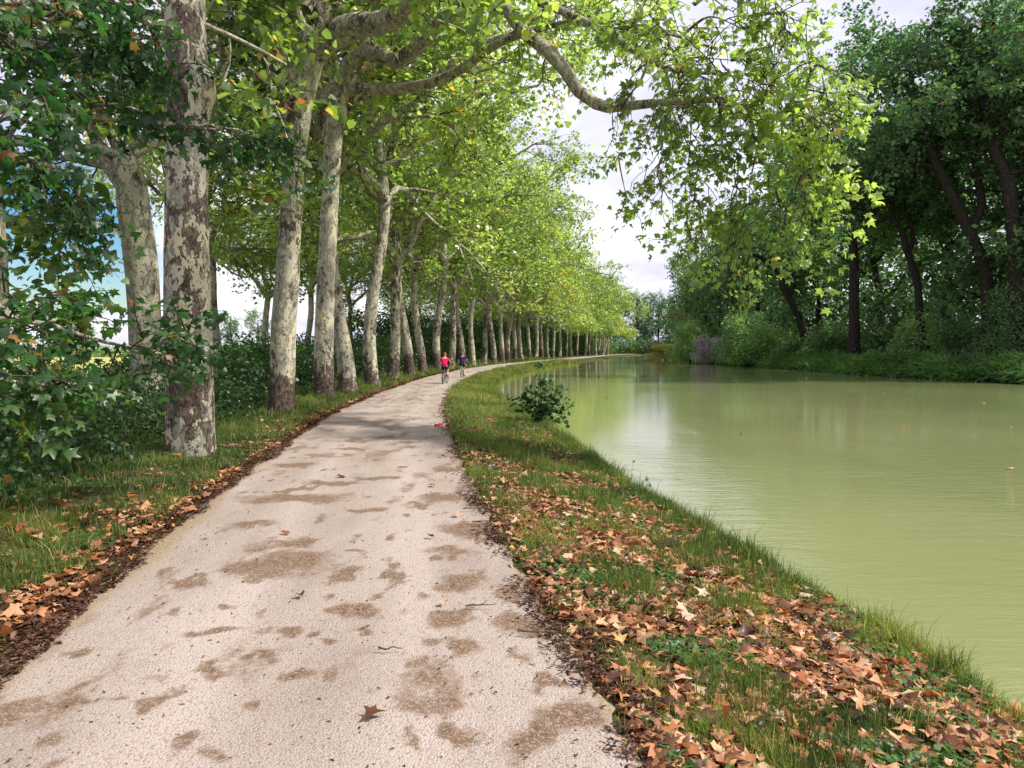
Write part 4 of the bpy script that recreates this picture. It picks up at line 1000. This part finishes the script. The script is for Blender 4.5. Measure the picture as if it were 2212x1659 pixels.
# crushed leaf bits and twigs along both edges of the gravel
BIT = np.array([(0, 0, 0), (.22, .3, .04), (.12, 1, .0), (-.2, .7, .06)])
def bits(n, side):
    y = logy(rg, n, 2.4, 60)
    if side > 0: o = rg.normal(.15, .14, n) + .22 * (fbm(y * 1.2, y * 0, 3, 44) - .5); o = np.where(fbm(y * 2.3, y * 0 + 4, 3, 48) > .44 + .25 * (rg.random(n) - .5), o, o * .5 + .10); x = XR(y) + o; z = np.where(o > 0, zbank(x, y), .03) + .010
    else: o = rg.gamma(1.6, .14, n) * (.3 + 1.6 * fbm(y * 1.3, y * 0, 3, 47)) - .08 + .35 * (fbm(y * 1.1, y * 0, 3, 45) - .5); x = XL(y) - o + .05; z = np.where(x < XL(y), zleft(x, y), .03) + .01
    return x, y, z + rg.uniform(0, .02, n)
a_, c_ = bits(44000, 1), bits(26000, -1)
n3 = 2600; y3 = logy(rg, n3, 2.6, 45); x3 = XL(y3) + (XR(y3) - XL(y3)) * rg.random(n3); z3 = np.full(n3, .052)
x, y, z = [np.concatenate(q) for q in zip(a_, c_, (x3, y3, z3))]
sz = np.concatenate([np.full(70000, 1.0), np.full(n3, .55)])
V, FF, tn = leaves(rg, np.stack([x, y, z], 1), .034 * sz * rg.uniform(.5, 1.5, len(x)) * (.9 + y / 30), BIT, LEAF_LOW_F, .8, 0, None, rg.beta(1.5, 2.2, len(x)))
tag(link('edge_debris', np_mesh('edge_debris', V, FF, tn), None, [M['debris']]), 'dark crushed leaf bits lining both edges of the gravel path', 'debris', None, 'stuff')
# ------------------------------------------------------------------ sapling on the bank and small shoot
g4 = np.random.default_rng(41)
bs = PG(1163, 908, -.2); bs[2] = float(zbank(np.array([bs[0]]), np.array([bs[1]]))[0])
root = empty('sapling', tuple(bs)); stems, lp, ld = [], [], []
tips = [(-.02, .1, 1.78, .75), (.40, .1, 1.30, .8), (.72, -.1, 1.05, .9), (.85, .1, .70, .9), (.95, 0, .42, .9), (.80, -.2, .12, .8), (-.35, .1, 1.05, .8), (-.78, 0, .72, .8), (-.62, -.1, .50, .7), (.25, .2, 1.02, .8), (-.15, -.2, .88, .8),
        (.55, .3, .72, .8), (.30, -.3, .50, .8), (.60, -.3, .28, .8), (-.30, .2, .62, .7), (.1, -.2, .35, .6), (.98, .1, .58, .9), (-.5, .3, .85, .7), (.15, .3, 1.25, .8), (.42, -.2, .02, .7), (.7, .2, .9, .8)]
for tx, ty, tz, bend in tips:
    s_ = smooth_path(np.array([[0, 0, -.05], [tx * .30, ty * .3, tz * .55 + .08], [tx * .72, ty * .7, tz * .92 + .06], [tx, ty, tz]]), 12) + 0
    stems.append(tube(s_, np.linspace(.013, .003, 12), 5))
    for k in range(3, 12):
        for j in range(2):
            a = g4.uniform(0, 6.28); lp.append(s_[k] + g4.normal(0, .05, 3)); ld.append((math.cos(a), math.sin(a), g4.uniform(-.5, .3)))
        if k % 3 == 0 and tz < 1.6:
            a = g4.uniform(0, 6.28); e_ = s_[k] + np.array([math.cos(a) * .22, math.sin(a) * .22, g4.uniform(-.08, .12)])
            q = smooth_path(np.array([s_[k], (s_[k] + e_) / 2 + [0, 0, .03], e_]), 4); stems.append(tube(q, np.linspace(.005, .002, 4), 4))
            for m_ in range(4): lp.append(q[min(3, 1 + m_)] + g4.normal(0, .04, 3)); ld.append((math.cos(a) + g4.normal(0, .5), math.sin(a) + g4.normal(0, .5), g4.uniform(-.5, .2)))
link('stem', tubes_mesh('stem', stems), root, [M['twig']])
V, FF, tn = leaves(g4, np.array(lp), .125, LEAF_ROUND, LEAF_ROUND_F, .55, .35, np.array(ld), np.clip(g4.normal(.45, .25, len(lp)), 0, 1))
link('foliage', np_mesh('foliage', V, FF, tn), root, [M['alder_leaf']])
tag(root, 'dark green round leaved sapling leaning over the water from the near bank', 'sapling')

def shoot(px, py, h, lean, label, n):
    b0 = PG(px, py, -.28); b0[2] = float(zbank(np.array([b0[0]]), np.array([b0[1]]))[0]); r_ = empty('seedling', tuple(b0))
    st, lp, ld = [], [], []
    for tx, tz in lean:
        s_ = smooth_path(np.array([[0, 0, -.02], [tx * .3, 0, tz * .5], [tx, 0, tz]]), 8); st.append(tube(s_, np.linspace(.003, .001, 8), 4))
        for k in range(2, 8):
            lp.append(s_[k]); ld.append((g4.choice([-1, 1]), g4.normal(0, .5), -.3))
    link('stem', tubes_mesh('stem', st), r_, [M['twig']])
    V, FF, tn = leaves(g4, np.array(lp), .05, LEAF_ROUND, LEAF_ROUND_F, .45, .4, np.array(ld), np.full(len(lp), .8))
    link('foliage', np_mesh('foliage', V, FF, tn), r_, [M['fern_leaf']])
    tag(r_, label, 'seedling')
shoot(1362, 1052, .4, [(.03, .46), (-.15, .15)], 'thin seedling with two bright leaves against the white reflection in the water', 6)
shoot(1385, 1062, .4, [(.10, .34), (.14, .18)], 'thin drooping seedling just right of the bright leaved one at the waterline', 6)
for px, py, n, hh_, lab in [(300, 915, 24, .5, 'tuft of long grass at the foot of the second bole'), ]: pass

# ------------------------------------------------------------------ single fallen leaves
LEAFM = []
for k in range(10):
    base = [CURL, FOLD, ROLL][k % 3].copy(); base[:, 2] *= g4.uniform(.6, 1.5); base[:, 0] *= g4.uniform(.85, 1.15)
    base[1:12] += g4.normal(0, .03, (11, 3)); stalk, sf = tube(np.array([[0, 0, 0], [.03, -.25, .04], [.0, -.5, .02]]), [.012, .01, .01], 3)
    V = np.vstack([base - [0, .45, -.03], stalk - [0, .45, -.03]])
    me = np_mesh('fallen_leaf', V, [LEAF_FULL_F, sf + len(base)], np.full(len(V), .05 + .1 * k)); me.materials.append(M['dry_leaf_single']); LEAFM.append(me)
def single(x, y, z, s, label, group, k=None, tilt=.22):
    o = bpy.data.objects.new('fallen_leaf', LEAFM[int(g4.integers(0, 10)) if k is None else k]); col.objects.link(o)
    o.location = (x, y, z); o.scale = (s,) * 3; o.rotation_euler = (g4.normal(0, tilt), g4.normal(0, tilt), g4.uniform(0, 6.28))
    return tag(o, label, 'fallen leaf', group)
def on_path(px, py, s, label, k):
    c0 = PG(px, py, .04); single(c0[0], c0[1], .068, s * .85, label, 'leaves lying on the gravel path', k, .15)
for a in [(808, 1555, .12, 'folded red brown leaf alone on the gravel at the bottom of the picture', 1), (960, 1310, .10, 'orange leaf on the gravel beside a round brown patch, right of the middle', 4),
          (650, 1295, .11, 'small orange leaf lying alone on the left half of the gravel path', 4), (620, 1157, .10, 'tiny tan leaf on the gravel above the wide brown patch', 5), (985, 1117, .11, 'red brown leaf on the right half of the gravel, next to the brown strip', 2),
          (738, 1033, .14, 'dark curled leaf on the gravel beyond the wide pale area', 0), (932, 1052, .12, 'small pale leaf on the gravel beyond the red brown one', 6), (928, 1166, .09, 'dark red leaf close above the brown strip on the right', 2)]: on_path(*a)
# the large ones in the litter of the verge
cand = []
for _ in range(4000):
    y = float(np.exp(g4.uniform(math.log(2.6), math.log(8.5)))); t_ = g4.random()
    if g4.random() < .80: x = float(XR(y)) + .1 + t_ * (float(XW(y)) - float(XR(y)) - .3); z = float(zbank(np.array([x]), np.array([y]))[0]); side = 1
    else: x = float(XL(y)) - .1 - t_ * 1.6; z = float(zleft(np.array([x]), np.array([y]))[0]); side = -1
    if float(fbm(np.array([x * 1.5]), np.array([y * 1.4]), 3, 63)[0]) > .56 and side > 0: continue
    if all((x - q[0])**2 + (y - q[1])**2 > .012 for q in cand): cand.append((x, y, z, side))
    if len(cand) >= 285: break
for x, y, z, side in cand:
    single(x, y, z + .05, g4.uniform(.07, .135), 'crisp orange brown plane leaf lying on top of the litter on the canal verge' if side > 0 else 'crisp orange brown plane leaf lying in the grass left of the path',
           'large fallen plane leaves on the canal verge' if side > 0 else 'large fallen plane leaves on the left verge')
# leaves afloat on the canal
for _ in range(26):
    y = float(np.exp(g4.uniform(math.log(9), math.log(90)))); t_ = g4.random(); x = float(XW(y)) + .5 + t_ * (float(XB(y)) - float(XW(y)) - 1) * .8
    single(x, y, WZ + .012, g4.uniform(.09, .16), 'small pale leaf afloat on the green canal water', 'leaves afloat on the canal', None, .04)
# ------------------------------------------------------------------ twigs
def twig(px, py, L, ang, label, forks=1, zoff=.055, thick=.006):
    c0 = PG(px, py, .04); x, y = c0[0], c0[1]
    z = .052 if XL(y) < x < XR(y) else float((zbank if x > XR(y) else zleft)(np.array([x]), np.array([y]))[0])
    d = np.array([math.cos(ang), math.sin(ang), 0]); n_ = np.array([-d[1], d[0], 0])
    pts = [d * L * (u - .5) + n_ * g4.normal(0, L * .04) + [0, 0, abs(g4.normal(0, .006))] for u in np.linspace(0, 1, 6)]
    tl = [tube(smooth_path(np.array(pts), 10), np.linspace(thick, thick * .4, 10), 5)]
    for f in range(forks):
        p = pts[2 + f]; tl.append(tube(smooth_path(np.array([p, p + d * L * .15 + n_ * L * .12, p + d * L * .3 + n_ * L * .18 + [0, 0, .02]]), 6), np.linspace(thick * .6, thick * .3, 6), 4))
    o = link('twig', tubes_mesh('twig', tl), None, [M['twig']]); o.location = (x, y, z + zoff * .4)
    tag(o, label, 'twig', 'twigs fallen beside the path')
twig(1040, 1318, .22, .1, 'short dark twig on the gravel right of the centre, ending in a knob')
twig(1195, 1385, .42, -.5, 'forked twig reaching from the litter onto the gravel, right edge', 2)
twig(1255, 1450, .30, -.6, 'dark twig on the brown litter edge at the lower right', 1)
twig(1052, 1105, .5, .2, 'upper of the twigs poking onto the gravel from the right edge', 1)
twig(1075, 1122, .45, .15, 'middle twig poking onto the gravel from the right edge', 0)
twig(1060, 1132, .4, .1, 'lower twig poking onto the gravel from the right edge', 0)
twig(843, 1413, .14, .1, 'pale straw coloured stick lying alone on the lower gravel', 0)
twig(985, 935, .6, .1, 'dark stick at the right edge of the gravel beside the red packet', 0)
twig(505, 980, 1.1, -.35, 'long dark dead branch on the grass right of the mottled bole', 2, .2, .012)
twig(560, 965, .9, .2, 'thin branch lying further out on the grass right of the mottled bole', 1, .2, .009)
twig(1560, 1395, .30, .5, 'pale stick lying among orange leaves on the canal verge', 0, .15, .010)

# ------------------------------------------------------------------ crumpled packet on the path
M['red'] = plain('packet_red', (.62, .05, .05), .4, .5, 0, .08, 20); M['pkt_white'] = plain('packet_white', (.78, .66, .66), .4, .5, 0, .08, 20)
c0 = PG(946, 923, .04); root = empty('drink_carton', (c0[0], c0[1], .045), .08)
def cbox(name, x0, x1, y0, y1, z0, z1, mat_, parent, bev=.004, jit=.0):
    V = np.array([(x, y, z) for z in (z0, z1) for x, y in ((x0, y0), (x1, y0), (x1, y1), (x0, y1))], float); V += g4.normal(0, jit, V.shape) if jit else 0
    F = np.array([[3, 2, 1, 0], [4, 5, 6, 7], [0, 1, 5, 4], [1, 2, 6, 5], [2, 3, 7, 6], [3, 0, 4, 7]])
    o = link(name, np_mesh(name, V, F), parent, [mat_])
    if bev: md = o.modifiers.new('bevel', 'BEVEL'); md.width = bev; md.segments = 2
    return o
cbox('body', -.055, .115, -.045, .045, 0, .085, M['red'], root, .008, .004)
cbox('label_band', -.035, -.002, -.048, .048, -.001, .088, M['pkt_white'], root, .004, .001)
cbox('label_panel', .03, .09, -.0485, -.040, .02, .068, M['pkt_white'], root, .001)
cbox('cap', -.085, -.055, -.03, .03, .012, .07, M['red'], root, .006)
tag(root, 'small red and white carton dropped on the gravel near its right edge', 'carton')
# red paint mark on a bole
tr_ = [o for o in bpy.data.objects if o.get('label') == 'stout plane tree with a small red paint mark near its foot'][0]
a_ = np.linspace(-.5, .5, 7); V = []; 
trm = [c for c in tr_.children if c.name.startswith('trunk')][0]
co = np.array([v.co[:] for v in trm.data.vertices]); 
sel = co[(co[:, 2] > 1.0) & (co[:, 2] < 2.0)]; cx, cy_ = sel[:, 0].mean(), sel[:, 1].mean(); rr0 = np.hypot(sel[:, 0] - cx, sel[:, 1] - cy_).max() + .02
rot = tr_.rotation_euler[2]
for k, t_ in enumerate(a_):
    an = -math.pi / 2 + .35 + t_ - rot
    V += [(cx + rr0 * math.cos(an), cy_ + rr0 * math.sin(an), 1.25 + .06 * math.sin(k * 2)), (cx + rr0 * math.cos(an), cy_ + rr0 * math.sin(an), 1.55 - .08 * math.cos(k * 1.7))]
F = np.array([[2 * k, 2 * k + 2, 2 * k + 3, 2 * k + 1] for k in range(6)])
M['mark'] = plain('red_paint', (.42, .13, .12), .7, .2, 0, .2, 15)
link('paint_mark', np_mesh('paint_mark', np.array(V), F), tr_, [M['mark']])

# ------------------------------------------------------------------ cyclists
M['skin'] = plain('skin', (.52, .27, .18), .5, .3, 0, .05, 8)
M['pink'] = plain('pink_fabric', (.80, .012, .10), .8, .1, 0, .10, 12)
M['black'] = plain('black_fabric', (.012, .012, .014), .85, .1)
M['navy'] = plain('navy_fabric', (.030, .022, .12), .8, .1, 0, .15, 10)
M['blond'] = plain('reddish_blond_hair', (.36, .16, .06), .6, .3, 0, .3, 60)
M['gray'] = plain('gray_hair', (.16, .15, .14), .6, .3, 0, .3, 60)
M['rubber'] = plain('tyre_rubber', (.015, .015, .016), .8, .2)
M['metal'] = plain('bare_metal', (.55, .55, .55), .3, .5, 1.0)
M['paint_blk'] = plain('black_paint', (.02, .022, .025), .35, .5)
M['paint_sil'] = plain('silver_paint', (.42, .44, .47), .35, .5)
M['redshoe'] = plain('red_shoe', (.28, .025, .02), .6, .3); M['dkshoe'] = plain('dark_shoe', (.05, .05, .06), .6, .3); M['white'] = plain('white_sole', (.75, .75, .74), .6, .3)
def skin(name, verts, edges, rad, mat_, parent, sub=2, root_i=0):
    me = bpy.data.meshes.new(name); me.from_pydata([tuple(v) for v in verts], edges, [])
    o = link(name, me, parent, [mat_])
    md = o.modifiers.new('skin', 'SKIN'); md.use_smooth_shade = True
    sv = me.skin_vertices[0].data if me.skin_vertices else None
    if sv is None:
        bpy.context.view_layer.objects.active = o
    lay = me.skin_vertices[0].data
    for i, r in enumerate(rad):
        lay[i].radius = (r, r) if not isinstance(r, tuple) else r
        lay[i].use_root = (i == root_i)
    ss = o.modifiers.new('sub', 'SUBSURF'); ss.levels = sub; ss.render_levels = sub
    return o
def torus(Rm, r, nseg=36, k=8, c=(0, 0, 0)):
    a = np.arange(nseg) / nseg * 2 * np.pi; b_ = np.arange(k) / k * 2 * np.pi
    V = np.stack([np.outer(0 * a, b_ * 0) + r * np.sin(b_)[None] + c[0], (Rm + r * np.cos(b_)[None]) * np.cos(a)[:, None] + c[1], (Rm + r * np.cos(b_)[None]) * np.sin(a)[:, None] + c[2]], -1).reshape(-1, 3)
    ii = np.arange(nseg * k).reshape(nseg, k); F = np.stack([ii, np.roll(ii, -1, 0), np.roll(np.roll(ii, -1, 0), -1, 1), np.roll(ii, -1, 1)], -1).reshape(-1, 4)
    return V, F
def seg(a, b_, r, k=8): return tube(np.array([a, b_], float), [r, r], k)
def bicycle(loc, rz, label, frame_mat, crank, rear_bag=False):
    B = empty('bicycle', loc, rz)
    rear, front, bb, seatp, headt, headb = (0, -.46, .345), (0, .60, .345), (0, -.02, .29), (0, -.19, .84), (0, .43, .88), (0, .47, .70)
    for c0 in (rear, front):
        wh = empty('wheel', c0); wh.parent = B
        link('tyre', tubes_mesh('tyre', [torus(.328, .026)]), wh, [M['rubber']])
        link('rim', tubes_mesh('rim', [torus(.300, .008)]), wh, [M['paint_sil']])
        sp = [seg((.028 * (-1)**i, .02 * math.cos(i * .35), .02 * math.sin(i * .35)), (0, .31 * math.cos(i * .35), .31 * math.sin(i * .35)), .0016, 3) for i in range(18)]
        link('spokes', tubes_mesh('spokes', sp), wh, [M['metal']]).data['kind'] = 'pattern'
        link('hub', tubes_mesh('hub', [seg((-.05, 0, 0), (.05, 0, 0), .022, 10)]), wh, [M['metal']])
    fr = [seg(bb, seatp, .016), seg(seatp, headt, .015), seg(bb, headb, .019), seg(headt, headb, .018)]
    for s_ in (-.045, .045): fr += [seg((s_, *rear[1:]), (s_ * .4, *bb[1:]), .009), seg((s_, *rear[1:]), (s_ * .3, seatp[1], seatp[2] - .05), .008)]
    link('frame', tubes_mesh('frame', fr), B, [frame_mat])
    link('fork', tubes_mesh('fork', [seg((s_, .60, .345), (s_ * .8, .49, .68), .011) for s_ in (-.05, .05)] + [seg((-.04, .49, .68), (.04, .49, .68), .014)]), B, [frame_mat])
    link('handlebar', tubes_mesh('handlebar', [tube(smooth_path(np.array([(-.31, .36, 1.03), (-.18, .42, 1.04), (0, .44, 1.02), (.18, .42, 1.04), (.31, .36, 1.03)]), 16), np.full(16, .012), 8), seg((0, .43, .88), (0, .44, 1.02), .013)]), B, [M['paint_blk']])
    for s_ in (-1, 1): link('grip', tubes_mesh('grip', [seg((s_ * .20, .41, 1.038), (s_ * .32, .355, 1.03), .017)]), B, [M['rubber']])
    link('saddle', tubes_mesh('saddle', [tube(np.array([(0, -.34, .955), (0, -.30, .965), (0, -.2, .96), (0, -.1, .955), (0, -.04, .95)]), [.05, .085, .06, .03, .012], 12)]), B, [M['paint_blk']])
    link('seat_post', tubes_mesh('seat_post', [seg(seatp, (0, -.205, .95), .013)]), B, [M['metal']])
    for s_, z_ in ((-1, 1), (1, -1)):
        e_ = (s_ * .075, bb[1] + .17 * math.sin(crank) * z_, bb[2] - .17 * math.cos(crank) * z_)
        link('crank', tubes_mesh('crank', [seg((s_ * .06, bb[1], bb[2]), e_, .009)]), B, [M['metal']])
        cbox('pedal', e_[0] + (0 if s_ > 0 else -.09), e_[0] + (.09 if s_ > 0 else 0), e_[1] - .035, e_[1] + .035, e_[2] - .01, e_[2] + .01, M['paint_blk'], B, .003)
    link('chainring', tubes_mesh('chainring', [torus(.085, .006, 28, 6, (.052, bb[1], bb[2]))]), B, [M['metal']])
    link('mudguard', tubes_mesh('mudguard', [tube(np.array([(0, rear[1] + .375 * math.cos(a), rear[2] + .375 * math.sin(a)) for a in np.linspace(.6, 3.0, 16)]), np.full(16, .012), 6)]), B, [frame_mat])
    if rear_bag:
        link('rack', tubes_mesh('rack', [seg((s_ * .06, -.62, .78), (s_ * .06, -.28, .78), .006) for s_ in (-1, 1)] + [seg((s_ * .06, -.5, .78), (s_ * .05, -.46, .36), .005) for s_ in (-1, 1)] + [seg((-.06, y_, .78), (.06, y_, .78), .005) for y_ in (-.62, -.45, -.28)]), B, [M['metal']])
    link('rear_light', tubes_mesh('rear_light', [seg((0, -.60, .70), (0, -.575, .70), .022, 10)]), B, [M['red']])
    tag(B, label, 'bicycle'); return B
def cyclist(loc, rz, label, top, hair, shoe, low, helmet, broad=1.0):
    """low=-1: left foot down; +1: right foot down"""
    Pn = empty('person', loc, rz); b_ = broad
    V = [(0, -.20, .99), (0, -.15, 1.14), (0, -.07, 1.30), (0, 0, 1.44), (0, .045, 1.52), (0, .075, 1.60), (0, .08, 1.69)]
    Rr = [(.155 * b_, .12), (.125 * b_, .10), (.15 * b_, .105), (.12 * b_, .08), .052, (.072, .085), (.060, .075)]
    E = [(0, 1), (1, 2), (2, 3), (3, 4), (4, 5), (5, 6)]
    hands = []
    for s_ in (-1, 1):
        i0 = len(V); V += [(s_ * .17 * b_, .01, 1.42), (s_ * .285 * b_, .10, 1.24), (s_ * .285, .24, 1.13), (s_ * .275, .35, 1.065)]; Rr += [.062, .045, .036, .027]
        E += [(3, i0), (i0, i0 + 1), (i0 + 1, i0 + 2), (i0 + 2, i0 + 3)]
        h0 = len(V); V += [(s_ * .265, .395, 1.06)]; Rr += [(.030, .020)]; E += [(i0 + 3, h0)]
        for f, (dx_, ln) in enumerate(((-.03, .9), (-.01, 1.0), (.01, .97), (.03, .8))):
            f0 = len(V); xx_ = s_ * .265 + dx_
            V += [(xx_, .425, 1.062), (xx_, .432 + .012 * ln, 1.035), (xx_, .415, 1.018)]; Rr += [.010, .009, .008]; E += [(h0, f0), (f0, f0 + 1), (f0 + 1, f0 + 2)]
        f0 = len(V); V += [(s_ * (.265 - .04), .395, 1.045), (s_ * (.265 - .045), .41, 1.022)]; Rr += [.011, .009]; E += [(h0, f0), (f0, f0 + 1)]
        down = (s_ == low); k0 = len(V)
        if down: leg = [(s_ * .10, -.13, .95), (s_ * .115, .20, .60), (s_ * .118, .06, .36), (s_ * .12, -.04, .20), (s_ * .12, .08, .145)]
        else: leg = [(s_ * .10, -.12, .95), (s_ * .125, .26, .84), (s_ * .122, .20, .66), (s_ * .12, .05, .50), (s_ * .12, .14, .455)]
        V += leg; Rr += [.088, .058, .056, .036, .034]; E += [(0, k0)] + [(k0 + j, k0 + j + 1) for j in range(4)]
        sh = [leg[3][:2] + (leg[3][2] - .03,), (leg[4][0], leg[4][1] - .02, leg[4][2] - .02), (leg[4][0], leg[4][1] + .10, leg[4][2] - .03)]
        skin('shoe', [(sh[0][0], sh[0][1] - .02, sh[0][2])] + sh, [(0, 1), (1, 2), (2, 3)], [.034, .046, .044, .032], M[shoe], Pn, 1)
        skin('sock', [leg[3], tuple(np.array(leg[3]) * .7 + np.array(leg[2]) * .3)], [(0, 1)], [.041, .043], M['white'], Pn, 1)
    skin('body', V, E, Rr, M['skin'], Pn, 2)
    # clothes
    Vt = [(0, -.21, 1.00), (0, -.17, 1.13), (0, -.08, 1.30), (0, -.01, 1.43)]; Rt = [(.185 * b_, .14), (.155 * b_, .125), (.178 * b_, .13), (.14 * b_, .095)]; Et = [(0, 1), (1, 2), (2, 3)]
    for s_ in (-1, 1):
        i0 = len(Vt); Vt += [(s_ * .18 * b_, .01, 1.42), (s_ * .245 * b_, .06, 1.31)]; Rt += [.078, .062]; Et += [(3, i0), (i0, i0 + 1)]
    skin('top', Vt, Et, Rt, M[top], Pn, 2)
    Vs = [(0, -.21, 1.03), (0, -.20, .95)]; Rs = [(.17 * b_, .125), (.175 * b_, .13)]; Es = [(0, 1)]
    for s_ in (-1, 1):
        down = (s_ == low); i0 = len(Vs); Vs += [(s_ * .095, -.13, .94), (s_ * .112, .04 if down else .08, .77 if down else .885)]; Rs += [.103, .088]; Es += [(1, i0), (i0, i0 + 1)]
    skin('shorts', Vs, Es, Rs, M['black'], Pn, 2)
    hr = [(0, .035, 1.60), (0, .045, 1.67), (0, .075, 1.725), (0, .12, 1.72)]
    skin('hair', hr, [(0, 1), (1, 2), (2, 3)], [(.070, .05), (.095, .075), (.080, .075), (.06, .05)] if not helmet else [(.06, .045), (.083, .065), (.075, .07), (.055, .045)], M[hair], Pn, 2)
    if helmet: skin('cap', [(0, .055, 1.72), (0, .12, 1.735), (0, .19, 1.715)], [(0, 1), (1, 2)], [(.088, .055), (.085, .05), (.05, .015)], M['paint_blk'], Pn, 2)
    for s_ in (-1, 1): skin('ear', [(s_ * .083, .075, 1.63), (s_ * .090, .065, 1.665)], [(0, 1)], [.012, .016], M['skin'], Pn, 1)
    skin('nose', [(0, .150, 1.655), (0, .172, 1.63)], [(0, 1)], [.010, .014], M['skin'], Pn, 1)
    for s_ in (-1, 1): skin('eye', [(s_ * .03, .144, 1.665), (s_ * .03, .152, 1.665)], [(0, 1)], [.011, .009], M['white'], Pn, 1)
    skin('mouth', [(-.02, .150, 1.60), (0, .156, 1.60), (.02, .150, 1.60)], [(0, 1), (1, 2)], [.005, .006, .005], M['redshoe'], Pn, 1)
    return tag(Pn, label, 'person')
for px, py, rz, low, lb, lp_, fm, top, hair, shoe, hel, cr_, br_ in [
   (961, 829, -.10, -1, 'dark city bicycle ridden by the person in the pink top', 'person with short fair hair in a pink sleeveless top and black shorts, cycling away', 'paint_blk', 'pink', 'blond', 'redshoe', False, 0.0, 1.06),
   (999, 815, -.09, 1, 'dark bicycle ridden by the person in navy, further ahead', 'person in a navy shirt, black shorts and dark cap, cycling ahead of the pink one', 'paint_sil', 'navy', 'gray', 'dkshoe', True, 0.0, 1.2)]:
    g0 = PG(px, py, .04)
    k_ = .93 if top == 'pink' else .90
    bicycle((g0[0], g0[1], .045), rz, lb, M[fm], 0.0 if low < 0 else math.pi, top == 'pink').scale = (k_,) * 3
    cyclist((g0[0], g0[1], .045), rz, lp_, top, hair, shoe, low, hel, br_).scale = (k_,) * 3
